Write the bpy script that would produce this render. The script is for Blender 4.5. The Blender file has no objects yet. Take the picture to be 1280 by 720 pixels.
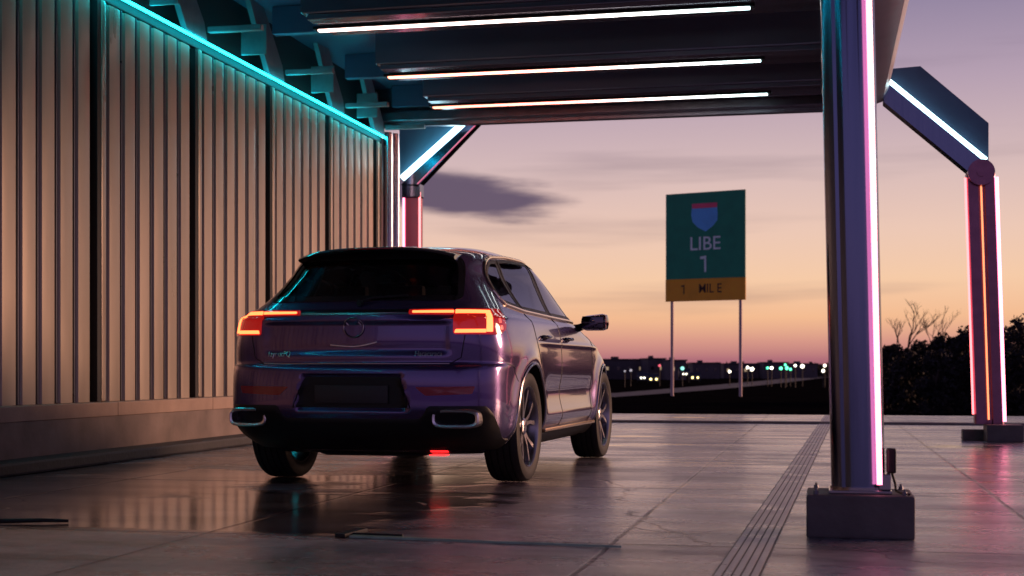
import bpy, bmesh, math, random
import numpy as np
from mathutils import Vector, Matrix
random.seed(7)
S = bpy.context.scene
C = S.collection
R = math.radians

# ------------------------------------------------------------------ camera
TH = R(12.3); F = 1785.0; HC = 0.8; HY = 462.0
cam = bpy.data.cameras.new('camera'); co = bpy.data.objects.new('camera', cam); C.objects.link(co)
S.camera = co
co.location = (0, 0, HC); co.rotation_euler = (R(90), 0, TH)
cam.sensor_width = 36; cam.lens = 36*F/1280; cam.shift_y = (HY-360)/1280
cam.dof.use_dof = True; cam.dof.focus_distance = 10.4; cam.dof.aperture_fstop = 3.6; cam.clip_start = 0.1; cam.clip_end = 3000

def world(px, py, Z):
    a = (px-640)/F*Z
    return Vector((a*math.cos(TH)-Z*math.sin(TH), a*math.sin(TH)+Z*math.cos(TH), HC+(HY-py)/F*Z))
def ground_z(x, y):
    d = math.hypot(x, y)
    if y < 27: return -0.12
    t = min(max((d-26)/160, 0), 1)
    return -0.35-0.95*t
def hit(px, py):
    Z = 20.0
    while Z < 900:
        p = world(px, py, Z)
        if p.z <= ground_z(p.x, p.y)+.02: return p
        Z += 1.0
    return world(px, py, 900)
def on_y(px, py, Y):
    t = (px-640)/F
    Z = Y/(t*math.sin(TH)+math.cos(TH))
    return (Z*(t*math.cos(TH)-math.sin(TH)), HC+(HY-py)/F*Z)

# ------------------------------------------------------------------ colour / materials
def lin(c):
    return tuple(((v/255)/12.92 if v/255 <= .04045 else ((v/255+.055)/1.055)**2.4) for v in c)
def mat(name, base=(.5, .5, .5), rough=.5, metal=0, coat=0, noise=0, nscale=8, emis=None, estr=0, rnoise=0, bump=0, bscale=30, stretch=None, spec=.5, coat_rough=.03):
    m = bpy.data.materials.new(name); m.use_nodes = True
    nt = m.node_tree; n = nt.nodes; l = nt.links
    b = n['Principled BSDF']
    b.inputs['Base Color'].default_value = (*base, 1)
    b.inputs['Roughness'].default_value = rough
    b.inputs['Metallic'].default_value = metal
    b.inputs['Coat Weight'].default_value = coat
    b.inputs['Coat Roughness'].default_value = coat_rough
    b.inputs['Specular IOR Level'].default_value = spec
    if emis:
        b.inputs['Emission Color'].default_value = (*emis, 1); b.inputs['Emission Strength'].default_value = estr
    if noise or rnoise or bump:
        tc = n.new('ShaderNodeTexCoord'); mp = n.new('ShaderNodeMapping')
        l.new(tc.outputs['Object'], mp.inputs[0])
        if stretch: mp.inputs['Scale'].default_value = stretch
        nz = n.new('ShaderNodeTexNoise'); nz.inputs['Scale'].default_value = nscale; nz.inputs['Detail'].default_value = 6
        l.new(mp.outputs[0], nz.inputs['Vector'])
        if noise:
            mr = n.new('ShaderNodeMapRange'); l.new(nz.outputs['Fac'], mr.inputs[0])
            mr.inputs[1].default_value = .25; mr.inputs[2].default_value = .75
            mr.inputs[3].default_value = 1-noise; mr.inputs[4].default_value = 1+noise
            mx = n.new('ShaderNodeVectorMath'); mx.operation = 'SCALE'
            mx.inputs[0].default_value = base; l.new(mr.outputs[0], mx.inputs['Scale'])
            l.new(mx.outputs[0], b.inputs['Base Color'])
        if rnoise:
            mr = n.new('ShaderNodeMapRange'); l.new(nz.outputs['Fac'], mr.inputs[0])
            mr.inputs[1].default_value = .25; mr.inputs[2].default_value = .75
            mr.inputs[3].default_value = max(.02, rough-rnoise); mr.inputs[4].default_value = rough+rnoise
            l.new(mr.outputs[0], b.inputs['Roughness'])
        if bump:
            n2 = n.new('ShaderNodeTexNoise'); n2.inputs['Scale'].default_value = bscale; n2.inputs['Detail'].default_value = 5
            l.new(mp.outputs[0], n2.inputs['Vector'])
            bp = n.new('ShaderNodeBump'); bp.inputs['Strength'].default_value = bump; bp.inputs['Distance'].default_value = .01
            l.new(n2.outputs['Fac'], bp.inputs['Height']); l.new(bp.outputs[0], b.inputs['Normal'])
    return m
def emat(name, col, s):
    m = bpy.data.materials.new(name); m.use_nodes = True
    b = m.node_tree.nodes['Principled BSDF']
    b.inputs['Base Color'].default_value = (.3, .3, .3, 1); b.inputs['Roughness'].default_value = .3
    b.inputs['Emission Color'].default_value = (*col, 1); b.inputs['Emission Strength'].default_value = s
    return m
def grad_emat(name, axis, a, b_, stops):
    """lamp whose tube colour changes along its length; stops: (pos, colour)"""
    m = bpy.data.materials.new(name); m.use_nodes = True
    nt = m.node_tree; n = nt.nodes; l = nt.links; b = n['Principled BSDF']
    b.inputs['Base Color'].default_value = (.3, .3, .3, 1)
    tc = n.new('ShaderNodeTexCoord'); sp = n.new('ShaderNodeSeparateXYZ'); l.new(tc.outputs['Object'], sp.inputs[0])
    mr = n.new('ShaderNodeMapRange'); l.new(sp.outputs[axis], mr.inputs[0]); mr.inputs[1].default_value = a; mr.inputs[2].default_value = b_
    cr = n.new('ShaderNodeValToRGB'); l.new(mr.outputs[0], cr.inputs[0])
    e = cr.color_ramp.elements
    while len(e) < len(stops): e.new(.5)
    mxv = max(max(c) for _, c in stops)
    for i, (p, c) in enumerate(stops):
        e[i].position = p; e[i].color = (*[v/mxv for v in c], 1)
    l.new(cr.outputs[0], b.inputs['Emission Color']); b.inputs['Emission Strength'].default_value = mxv
    return m

M = {}
M['paint'] = None
M['chrome'] = mat('chrome', (.75, .75, .78), .12, 1)
M['goldtrim'] = mat('warm_trim', (.85, .68, .52), .22, 1)
M['exh'] = mat('exhaust_chrome', (.8, .78, .82), .28, 1)
M['dchrome'] = mat('dark_chrome', (.35, .33, .36), .18, 1)
M['bronze'] = mat('bronze_trim', (.62, .45, .30), .25, 1)
M['black'] = mat('black_plastic', (.008, .008, .010), .45, 0, spec=.3, bump=.15, bscale=300)
M['gloss'] = mat('gloss_black', (.008, .008, .01), .08, 0, coat=1)
M['rubber'] = mat('tyre_rubber', (.008, .008, .009), .6, 0, noise=.3, nscale=20)
M['alloy'] = mat('alloy', (.30, .29, .31), .28, 1)
M['mglass'] = mat('mirror_glass', (.10, .09, .11), .05, 1)
M['brake'] = mat('brake_disc', (.12, .12, .12), .4, 1)
M['cabin'] = mat('cabin_trim', (.03, .028, .03), .7, noise=.3)
M['seat'] = mat('seat_fabric', (.07, .065, .065), .75, noise=.3, nscale=40)
M['lampglass'] = mat('lamp_lens', (.18, .004, .006), .12, coat=1, emis=(1, .02, .015), estr=.32)
M['lampline'] = emat('lamp_line', (1, .10, .025), 6.5)
M['reflector'] = mat('reflector', (.34, .006, .018), .2, coat=.8)
M['letter'] = mat('letter_chrome', (.8, .78, .8), .3, 1)
M['plate'] = mat('blank_plate', (.022, .02, .026), .5, bump=.2, bscale=60)

def paint():
    m = bpy.data.materials.new('car_paint'); m.use_nodes = True
    nt = m.node_tree; n = nt.nodes; l = nt.links; b = n['Principled BSDF']
    out = [x for x in n if x.type == 'OUTPUT_MATERIAL'][0]
    b.inputs['Base Color'].default_value = (.105, .066, .20, 1)
    b.inputs['Metallic'].default_value = .75; b.inputs['Roughness'].default_value = .33
    b.inputs['Coat Weight'].default_value = 1; b.inputs['Coat Roughness'].default_value = .025
    tc = n.new('ShaderNodeTexCoord'); nz = n.new('ShaderNodeTexNoise'); nz.inputs['Scale'].default_value = 900
    l.new(tc.outputs['Object'], nz.inputs['Vector'])
    mr = n.new('ShaderNodeMapRange'); l.new(nz.outputs['Fac'], mr.inputs[0]); mr.inputs[3].default_value = .17; mr.inputs[4].default_value = .31
    l.new(mr.outputs[0], b.inputs['Roughness'])
    d = n.new('ShaderNodeBsdfDiffuse'); d.inputs[0].default_value = (.012, .012, .013, 1)
    g = n.new('ShaderNodeNewGeometry'); mx = n.new('ShaderNodeMixShader')
    l.new(g.outputs['Backfacing'], mx.inputs[0]); l.new(b.outputs[0], mx.inputs[1]); l.new(d.outputs[0], mx.inputs[2])
    l.new(mx.outputs[0], out.inputs[0])
    return m
M['paint'] = paint()
def glass(name, tint, boost=.08):
    m = bpy.data.materials.new(name); m.use_nodes = True
    nt = m.node_tree; n = nt.nodes; l = nt.links; n.remove(n['Principled BSDF'])
    out = [x for x in n if x.type == 'OUTPUT_MATERIAL'][0]
    fr = n.new('ShaderNodeFresnel'); fr.inputs[0].default_value = 1.52
    ad = n.new('ShaderNodeMath'); ad.operation = 'MULTIPLY_ADD'; ad.inputs[1].default_value = 1.0; ad.inputs[2].default_value = boost
    ad.use_clamp = True
    l.new(fr.outputs[0], ad.inputs[0])
    t = n.new('ShaderNodeBsdfTransparent'); t.inputs[0].default_value = (*tint, 1)
    g = n.new('ShaderNodeBsdfGlossy'); g.inputs['Roughness'].default_value = .015; g.inputs[0].default_value = (.9, .9, .95, 1)
    mx = n.new('ShaderNodeMixShader'); l.new(ad.outputs[0], mx.inputs[0]); l.new(t.outputs[0], mx.inputs[1]); l.new(g.outputs[0], mx.inputs[2])
    l.new(mx.outputs[0], out.inputs[0])
    return m
M['glass'] = glass('tinted_glass', (.38, .37, .40))
M['rglass'] = glass('rear_glass', (.42, .42, .43), .02)

# ------------------------------------------------------------------ object helpers
def link(name, me, m=None, parent=None, smooth=None):
    o = bpy.data.objects.new(name, me); C.objects.link(o)
    if m is not None and not me.materials: me.materials.append(m)
    if smooth is not None:
        me.polygons.foreach_set('use_smooth', [True]*len(me.polygons))
        me.set_sharp_from_angle(angle=R(smooth))
    if parent: o.parent = parent
    return o
def obj(name, bm, m=None, parent=None, smooth=None):
    me = bpy.data.meshes.new(name); bm.to_mesh(me); bm.free()
    return link(name, me, m, parent, smooth)
def thing(name, label, cat, loc=(0, 0, 0), rz=0, group=None):
    o = bpy.data.objects.new(name, None); C.objects.link(o); o.location = loc; o.rotation_euler = (0, 0, rz)
    o.empty_display_size = .2
    return tag(o, label, cat, group)
def tag(o, label, cat, group=None, kind=None):
    o['label'] = label; o['category'] = cat
    if group: o['group'] = group
    if kind: o['kind'] = kind
    return o
def struct(name, bm, m, smooth=None):
    o = obj(name, bm, m, None, smooth); o['kind'] = 'structure'; return o

def box(bm, x0, x1, y0, y1, z0, z1, bev=0, mtx=None):
    r = bmesh.ops.create_cube(bm, size=1)
    vs = r['verts']
    for v in vs:
        v.co = Vector(((x0+x1)/2+v.co.x*(x1-x0), (y0+y1)/2+v.co.y*(y1-y0), (z0+z1)/2+v.co.z*(z1-z0)))
    if bev:
        es = list({e for v in vs for e in v.link_edges})
        rr = bmesh.ops.bevel(bm, geom=es, offset=bev, segments=2, affect='EDGES', profile=.6)
        vs = list({v for f in rr['faces'] for v in f.verts} | {v for v in vs if v.is_valid})
    if mtx: bmesh.ops.transform(bm, matrix=mtx, verts=vs)
    return vs
def tube(bm, pts, r, seg=8, closed=False, r2=None, caps=True):
    pts = [Vector(p) for p in pts]; n = len(pts); rings = []
    up0 = None
    for i, p in enumerate(pts):
        if closed: d = pts[(i+1) % n]-pts[i-1]
        else: d = pts[min(i+1, n-1)]-pts[max(i-1, 0)]
        d.normalize()
        if up0 is None:
            up0 = Vector((0, 0, 1)) if abs(d.z) < .9 else Vector((1, 0, 0))
        u = up0-d*up0.dot(d)
        if u.length < 1e-4: u = Vector((1, 0, 0))-d*d.x
        u.normalize(); w = d.cross(u); up0 = u
        rad = r if r2 is None else r+(r2-r)*i/(n-1)
        rings.append([bm.verts.new(p+u*math.cos(2*math.pi*k/seg)*rad+w*math.sin(2*math.pi*k/seg)*rad) for k in range(seg)])
    m_ = n if closed else n-1
    for i in range(m_):
        a, b = rings[i], rings[(i+1) % n]
        for k in range(seg):
            bm.faces.new((a[k], a[(k+1) % seg], b[(k+1) % seg], b[k]))
    if not closed and caps:
        bm.faces.new(rings[0][::-1]); bm.faces.new(rings[-1])
def prism(bm, poly, fn0, fn1):
    """poly list of 2D; fn0/fn1 map 2D to the two end points"""
    a = [bm.verts.new(fn0(*p)) for p in poly]; b = [bm.verts.new(fn1(*p)) for p in poly]
    n = len(poly)
    bm.faces.new(a[::-1]); bm.faces.new(b)
    for i in range(n): bm.faces.new((a[i], a[(i+1) % n], b[(i+1) % n], b[i]))
    bmesh.ops.recalc_face_normals(bm, faces=bm.faces)
def lathe_x(bm, prof, seg=64, cx=0, closed=True):
    """prof: (x, r) around the X axis"""
    rings = [[bm.verts.new((cx+x, r*math.cos(2*math.pi*k/seg), r*math.sin(2*math.pi*k/seg))) for k in range(seg)] for x, r in prof]
    m_ = len(prof) if closed else len(prof)-1
    for i in range(m_):
        a, b = rings[i], rings[(i+1) % len(prof)]
        for k in range(seg):
            bm.faces.new((a[k], a[(k+1) % seg], b[(k+1) % seg], b[k]))
    bmesh.ops.recalc_face_normals(bm, faces=bm.faces)

# ------------------------------------------------------------------ world sky (dusk)
W = bpy.data.worlds.new('World'); S.world = W; W.use_nodes = True
nt = W.node_tree; n = nt.nodes; l = nt.links
bg = n['Background']
tc = n.new('ShaderNodeTexCoord')
nrm = n.new('ShaderNodeVectorMath'); nrm.operation = 'NORMALIZE'; l.new(tc.outputs['Generated'], nrm.inputs[0])
sp = n.new('ShaderNodeSeparateXYZ'); l.new(nrm.outputs[0], sp.inputs[0])
def ramp(stops, src, k=1.0):
    cr = n.new('ShaderNodeValToRGB'); e = cr.color_ramp.elements
    while len(e) < len(stops): e.new(.5)
    for i, (p, c) in enumerate(stops):
        e[i].position = p; e[i].color = (*[v*k for v in lin(c)], 1)
    l.new(src, cr.inputs[0]); return cr
def math_node(op, a, b=None, c=None, clamp=False):
    m = n.new('ShaderNodeMath'); m.operation = op; m.use_clamp = clamp
    for i, v in enumerate((a, b, c)):
        if v is None: continue
        if isinstance(v, (int, float)): m.inputs[i].default_value = v
        else: l.new(v, m.inputs[i])
    return m.outputs[0]
# elevation parameter: sqrt keeps resolution near the horizon
zc = math_node('MAXIMUM', sp.outputs[2], 0.0)
el = math_node('SQRT', zc)
front = ramp([(0, (136, 84, 104)), (.085, (178, 112, 122)), (.14, (216, 152, 136)), (.19, (244, 188, 146)), (.25, (246, 203, 168)),
              (.31, (236, 200, 182)), (.37, (216, 188, 186)), (.44, (182, 160, 178)), (.50, (144, 131, 160)), (.60, (112, 102, 138)), (.75, (78, 74, 110)), (1, (42, 44, 76))], el.node.outputs[0])
back = ramp([(0, (120, 92, 126)), (.2, (162, 128, 164)), (.4, (142, 124, 170)), (.65, (84, 82, 124)), (1, (40, 42, 86))], el.node.outputs[0])
SUNAZ = R(-7)   # brightest bearing of the glow, from +Y towards +X
dx = math.sin(R(14)); dy = math.cos(R(14))
dot = math_node('ADD', math_node('MULTIPLY', sp.outputs[0], dx), math_node('MULTIPLY', sp.outputs[1], dy))
mrf = n.new('ShaderNodeMapRange'); mrf.interpolation_type = 'SMOOTHSTEP'; l.new(dot, mrf.inputs[0])
mrf.inputs[1].default_value = -.15; mrf.inputs[2].default_value = 1.0
mxs = n.new('ShaderNodeMix'); mxs.data_type = 'RGBA'; l.new(mrf.outputs[0], mxs.inputs[0])
l.new(back.outputs[0], mxs.inputs[6]); l.new(front.outputs[0], mxs.inputs[7])
az = math_node('ARCTAN2', sp.outputs[0], sp.outputs[1])
# low stretched clouds
cv = n.new('ShaderNodeCombineXYZ'); l.new(math_node('MULTIPLY', az, 5.0), cv.inputs[0]); l.new(math_node('MULTIPLY', sp.outputs[2], 32.0), cv.inputs[1])
nz = n.new('ShaderNodeTexNoise'); nz.inputs['Scale'].default_value = 1.1; nz.inputs['Detail'].default_value = 7; nz.inputs['Roughness'].default_value = .55
l.new(cv.outputs[0], nz.inputs['Vector'])
ex = math_node('DIVIDE', math_node('SUBTRACT', az, -.262), .088)
ey = math_node('DIVIDE', math_node('SUBTRACT', sp.outputs[2], math_node('MULTIPLY_ADD', az, -.12, .119-.031)), .019)
rr = math_node('SQRT', math_node('ADD', math_node('MULTIPLY', ex, ex), math_node('MULTIPLY', ey, ey)))
rr = math_node('ADD', rr, math_node('MULTIPLY', math_node('SUBTRACT', nz.outputs[0], .5), 2.4))
mr1 = n.new('ShaderNodeMapRange'); mr1.interpolation_type = 'SMOOTHSTEP'; l.new(rr, mr1.inputs[0]); mr1.inputs[1].default_value = 1.15; mr1.inputs[2].default_value = .45
mr1.inputs[3].default_value = 0; mr1.inputs[4].default_value = .95
cv2 = n.new('ShaderNodeCombineXYZ'); l.new(math_node('MULTIPLY', az, 3.0), cv2.inputs[0]); l.new(math_node('MULTIPLY', sp.outputs[2], 40.0), cv2.inputs[1]); cv2.inputs[2].default_value = 3.7
nz2 = n.new('ShaderNodeTexNoise'); nz2.inputs['Scale'].default_value = .8; nz2.inputs['Detail'].default_value = 6
l.new(cv2.outputs[0], nz2.inputs['Vector'])
mr2 = n.new('ShaderNodeMapRange'); mr2.interpolation_type = 'SMOOTHSTEP'; l.new(nz2.outputs[0], mr2.inputs[0]); mr2.inputs[1].default_value = .54; mr2.inputs[2].default_value = .74
mr2.inputs[3].default_value = 0; mr2.inputs[4].default_value = .28
cf = math_node('MAXIMUM', mr1.outputs[0], mr2.outputs[0])
mxc = n.new('ShaderNodeMix'); mxc.data_type = 'RGBA'; l.new(cf, mxc.inputs[0]); l.new(mxs.outputs[2], mxc.inputs[6])
mxc.inputs[7].default_value = (*lin((94, 80, 104)), 1)
l.new(mxc.outputs[2], bg.inputs[0]); bg.inputs[1].default_value = 1.0

# the afterglow: one broad low warm sun
sun = bpy.data.lights.new('afterglow', 'SUN'); so = bpy.data.objects.new('afterglow', sun); C.objects.link(so)
sun.energy = 2.35; sun.angle = R(18); sun.color = (1, .53, .33)
azs, els = R(62), R(12)
dirv = Vector((math.sin(azs)*math.cos(els), math.cos(azs)*math.cos(els), math.sin(els)))
so.rotation_euler = dirv.to_track_quat('Z', 'Y').to_euler(); so.location = (20, 20, 20)

# ------------------------------------------------------------------ ground
def pavement_mat():
    m = bpy.data.materials.new('wet_concrete'); m.use_nodes = True
    nt = m.node_tree; n = nt.nodes; l = nt.links; b = n['Principled BSDF']
    def mn(op, a, bb=None, c=None, clamp=False):
        q = n.new('ShaderNodeMath'); q.operation = op; q.use_clamp = clamp
        for i, v in enumerate((a, bb, c)):
            if v is None: continue
            if isinstance(v, (int, float)): q.inputs[i].default_value = v
            else: l.new(v, q.inputs[i])
        return q.outputs[0]
    def mrange(src, a, bb, c=0, d=1, sm=True):
        q = n.new('ShaderNodeMapRange'); q.interpolation_type = 'SMOOTHSTEP' if sm else 'LINEAR'
        l.new(src, q.inputs[0])
        for i, v in enumerate((a, bb, c, d)): q.inputs[i+1].default_value = v
        return q.outputs[0]
    def noise(scale, detail=5, sc=(1, 1, 1), off=(0, 0, 0), rough=.55):
        mp = n.new('ShaderNodeMapping'); mp.inputs['Scale'].default_value = sc; mp.inputs['Location'].default_value = off
        l.new(tc.outputs['Object'], mp.inputs[0])
        q = n.new('ShaderNodeTexNoise'); q.inputs['Scale'].default_value = scale; q.inputs['Detail'].default_value = detail; q.inputs['Roughness'].default_value = rough
        l.new(mp.outputs[0], q.inputs['Vector']); return q.outputs['Fac']
    tc = n.new('ShaderNodeTexCoord'); sp = n.new('ShaderNodeSeparateXYZ'); l.new(tc.outputs['Object'], sp.inputs[0])
    X, Y = sp.outputs[0], sp.outputs[1]
    # saw-cut joints
    def grid(v, off, per, w):
        a = mn('ABSOLUTE', mn('SUBTRACT', mn('FLOORED_MODULO', mn('SUBTRACT', v, off-per/2), per), per/2))
        return mrange(a, w, w*.4, 0, 1)
    wob = mn('MULTIPLY', mn('SUBTRACT', noise(1.5), .5), .03)
    jx = grid(mn('ADD', X, wob), -.95, 2.0, .016)
    jy = grid(mn('ADD', Y, wob), 6.5, 3.1, .02)
    joint = mn('MAXIMUM', jx, jy)
    # a few hairline cracks
    wv = n.new('ShaderNodeTexNoise'); wv.inputs['Scale'].default_value = 1.3; wv.inputs['Detail'].default_value = 5; l.new(tc.outputs['Object'], wv.inputs['Vector'])
    av = n.new('ShaderNodeVectorMath'); av.operation = 'MULTIPLY_ADD'; l.new(wv.outputs['Color'], av.inputs[0]); av.inputs[1].default_value = (.9, .9, 0); l.new(tc.outputs['Object'], av.inputs[2])
    vo = n.new('ShaderNodeTexVoronoi'); vo.feature = 'DISTANCE_TO_EDGE'; vo.inputs['Scale'].default_value = .42; l.new(av.outputs[0], vo.inputs['Vector'])
    crack = mn('MULTIPLY', mrange(vo.outputs['Distance'], .004, .0015), mrange(noise(.4, 2, (1, 1, 1), (2, 7, 0)), .50, .56))
    joint = mn('MAXIMUM', joint, mn('MULTIPLY', crack, .8))
    # faint tyre tracks in the lane
    def band(x0, w): return mrange(mn('ABSOLUTE', mn('SUBTRACT', mn('ADD', X, mn('MULTIPLY', mn('SUBTRACT', noise(.5), .5), .25)), x0)), w, w*.5)
    tyre = mn('MULTIPLY', mn('MAXIMUM', band(-3.95, .13), band(-2.2, .13)), mrange(noise(6, 6, (1, .25, 1)), .38, .6))
    # wet pool mask: standing water over the drive lane, rough damp slab in front
    big = noise(.55, 4, (1, 1.6, 1), (3, 1, 0))
    edge = mn('ADD', Y, mn('MULTIPLY', mn('SUBTRACT', noise(3.0, 4, (.5, 1, 1)), .5), .25))
    zone = mrange(edge, 6.5, 6.62)                        # beyond the first joint
    zx = mrange(X, -1.6, -3.2)                               # left lane is the wettest
    far = mrange(Y, 12.5, 8.5)
    pool = mn('MULTIPLY', mn('MULTIPLY', zone, mrange(mn('ADD', big, mn('MULTIPLY', mn('MULTIPLY', zx, far), .30)), .56, .68)), 1.0)
    streak = noise(.9, 5, (.4, 2.2, 1), rough=.55)
    fine = noise(14, 7)
    grit = noise(55, 5, rough=.7)
    stroke = noise(5, 6, (.6, 1.9, 1), rough=.65)
    rr = mn('ADD', mrange(streak, .3, .7, .17, .42), mn('MULTIPLY', mn('SUBTRACT', fine, .5), .16))
    rr = mn('ADD', rr, mrange(Y, 6.6, 6.4, 0, .04))
    mix = n.new('ShaderNodeMix'); l.new(pool, mix.inputs[0]); l.new(rr, mix.inputs[2]); mix.inputs[3].default_value = .10
    l.new(mix.outputs[0], b.inputs['Roughness'])
    # colour
    cr = n.new('ShaderNodeValToRGB'); l.new(mn('ADD', mn('MULTIPLY', noise(2.2, 7), .6), mn('MULTIPLY', fine, .4)), cr.inputs[0])
    cr.color_ramp.elements[0].position = .38; cr.color_ramp.elements[0].color = (.115, .108, .136, 1)
    cr.color_ramp.elements[1].position = .62; cr.color_ramp.elements[1].color = (.31, .285, .335, 1)
    # stains
    fl_ = mrange(noise(120, 3, (1, 1, 1), (5, 5, 0)), .56, .66, 1, .62)
    st = mrange(noise(1.7, 6, (.6, 1.4, 1), (9, 2, 0)), .46, .62, 1.1, .5)
    dk = n.new('ShaderNodeVectorMath'); dk.operation = 'SCALE'; l.new(cr.outputs[0], dk.inputs[0])
    k = mn('MULTIPLY', mn('MULTIPLY', mn('MULTIPLY', mn('MULTIPLY', st, mrange(tyre, 0, 1, 1, .6, False)), fl_), mrange(pool, 0, 1, 1, .42, False)), mrange(joint, 0, 1, 1, .34, False))
    l.new(k, dk.inputs['Scale']); l.new(dk.outputs[0], b.inputs['Base Color'])
    b.inputs['Specular IOR Level'].default_value = .8; l.new(mn('MULTIPLY', mrange(noise(1.4, 6, (.6, 1.6, 1), (4, 4, 0), .6), .34, .62, .25, .8), mrange(joint, 0, 1, 1, .1, False)), b.inputs['Coat Weight']); b.inputs['Coat Roughness'].default_value = .19
    # relief
    h = mn('ADD', mn('MULTIPLY', stroke, .5), mn('MULTIPLY', fine, .35))
    h = mn('ADD', h, mn('MULTIPLY', grit, mrange(Y, 9, 4, .2, .8)))
    h = mn('MULTIPLY', h, mrange(pool, 0, 1, 1, .03, False))
    h = mn('SUBTRACT', h, mn('MULTIPLY', joint, .7))
    bp = n.new('ShaderNodeBump'); bp.inputs['Strength'].default_value = .8; bp.inputs['Distance'].default_value = .022
    l.new(h, bp.inputs['Height']); l.new(bp.outputs[0], b.inputs['Normal'])
    bp2 = n.new('ShaderNodeBump'); bp2.inputs['Strength'].default_value = .42; bp2.inputs['Distance'].default_value = .012
    l.new(h, bp2.inputs['Height']); l.new(bp2.outputs[0], b.inputs['Coat Normal'])
    return m
M['pave'] = pavement_mat()
M['grass'] = mat('dark_grass', (.007, .006, .006), 1, noise=.5, nscale=.6, bump=.6, bscale=3, spec=0)
M['road'] = mat('asphalt', (.05, .043, .048), .7, noise=.25, nscale=2, bump=.1)
M['kerb'] = mat('kerb_concrete', (.20, .17, .17), .65, noise=.3, nscale=6, bump=.3)

bm = bmesh.new(); box(bm, -16, 40, -18, 25.8, -.3, 0)
struct('pavement', bm, M['pave'])
bm = bmesh.new(); box(bm, -6.22, -5.93, -6, 20.9, .001, .10, .02)
struct('kerb', bm, mat('dark_kerb', (.02, .019, .026), .55, noise=.3, nscale=8, bump=.3))
bm = bmesh.new(); box(bm, -5, 16, 21.5, 21.8, .002, .03, .008)
struct('kerb_strip', bm, M['kerb'])

# terrain sheet beyond the pavement, dropping away
bm = bmesh.new()
radii = [0, 12, 22, 26, 30, 36, 45, 60, 80, 105, 140, 190, 260, 400, 700, 1300, 2200]
prev = None
for r_ in radii:
    if r_ == 0:
        c0 = bm.verts.new((0, 0, -.34)); continue
    ring = []
    for k in range(96):
        a = 2*math.pi*k/96; x, y = r_*math.sin(a), r_*math.cos(a)
        ring.append(bm.verts.new((x, y, -.34-.95*min(max((r_-26)/160, 0), 1))))
    if prev is None:
        for k in range(96): bm.faces.new((c0, ring[(k+1) % 96], ring[k]))
    else:
        for k in range(96): bm.faces.new((prev[k], prev[(k+1) % 96], ring[(k+1) % 96], ring[k]))
    prev = ring
bmesh.ops.recalc_face_normals(bm, faces=bm.faces)
struct('ground', bm, M['grass'], 60)

# curving road rising to the right
up = [(560, 497), (700, 494), (770, 492), (840, 486), (900, 481), (950, 476.5), (990, 472.5), (1020, 469.5), (1050, 468)]
lo = [(560, 503), (700, 500), (770, 497.5), (840, 492), (900, 487), (950, 482), (990, 477.5), (1020, 473.5), (1050, 471)]
bm = bmesh.new(); a = []; b = []
for (p, q) in zip(up, lo):
    u = hit(*p); v = hit(*q); u.z = ground_z(u.x, u.y)+.06; v.z = ground_z(v.x, v.y)+.06
    a.append(bm.verts.new(u)); b.append(bm.verts.new(v))
for i in range(len(a)-1): bm.faces.new((b[i], b[i+1], a[i+1], a[i]))
bmesh.ops.recalc_face_normals(bm, faces=bm.faces)
for f in bm.faces:
    if f.normal.z < 0: f.normal_flip()
struct('road', bm, M['road'])

# ------------------------------------------------------------------ clad wall
WX = -6.25
M['clad'] = mat('wall_cladding', (.43, .36, .30), .36, .28, noise=.24, nscale=2.2, rnoise=.14, stretch=(1, 1, .16), bump=.05, bscale=20)
M['seam'] = mat('wall_near_black', (.012, .012, .016), .6)  # near black; on the seam fins it paints the shade of a gap
M['gap'] = mat('wall_backing_sheet', (.055, .052, .065), .5, .2, noise=.3, nscale=3)
M['rib'] = mat('wall_rib_metal', (.16, .17, .22), .35, .6, rnoise=.1, nscale=4)
M['plinth'] = mat('plinth_concrete', (.22, .17, .16), .6, noise=.42, nscale=2.5, bump=.3, bscale=12)
M['ledge'] = mat('ledge_stone', (.42, .30, .25), .6, noise=.12, nscale=5, bump=.15)
cyan = emat('cyan_tube', (.008, .80, .92), 17)
wall = thing('clad_wall', 'tall wall of vertical ribbed tan metal panels on a low concrete plinth', 'wall', (WX, 12, 0))
def wl(bm, x0, x1, y0, y1, z0, z1, bev=0): box(bm, x0-WX, x1-WX, y0-12, y1-12, z0, z1, bev)
Y0 = 11.65-2.04*6; YE = 20.15
bm = bmesh.new(); wl(bm, -6.95, -6.415, Y0, 20.5, 0, 4.24); obj('wall_core', bm, M['gap'], wall)
bm = bmesh.new(); wl(bm, -6.4, -6.20, Y0, 20.5, .0, .385); obj('plinth', bm, M['plinth'], wall)
seams = [11.65+2.04*k for k in range(-6, 5)]
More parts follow.
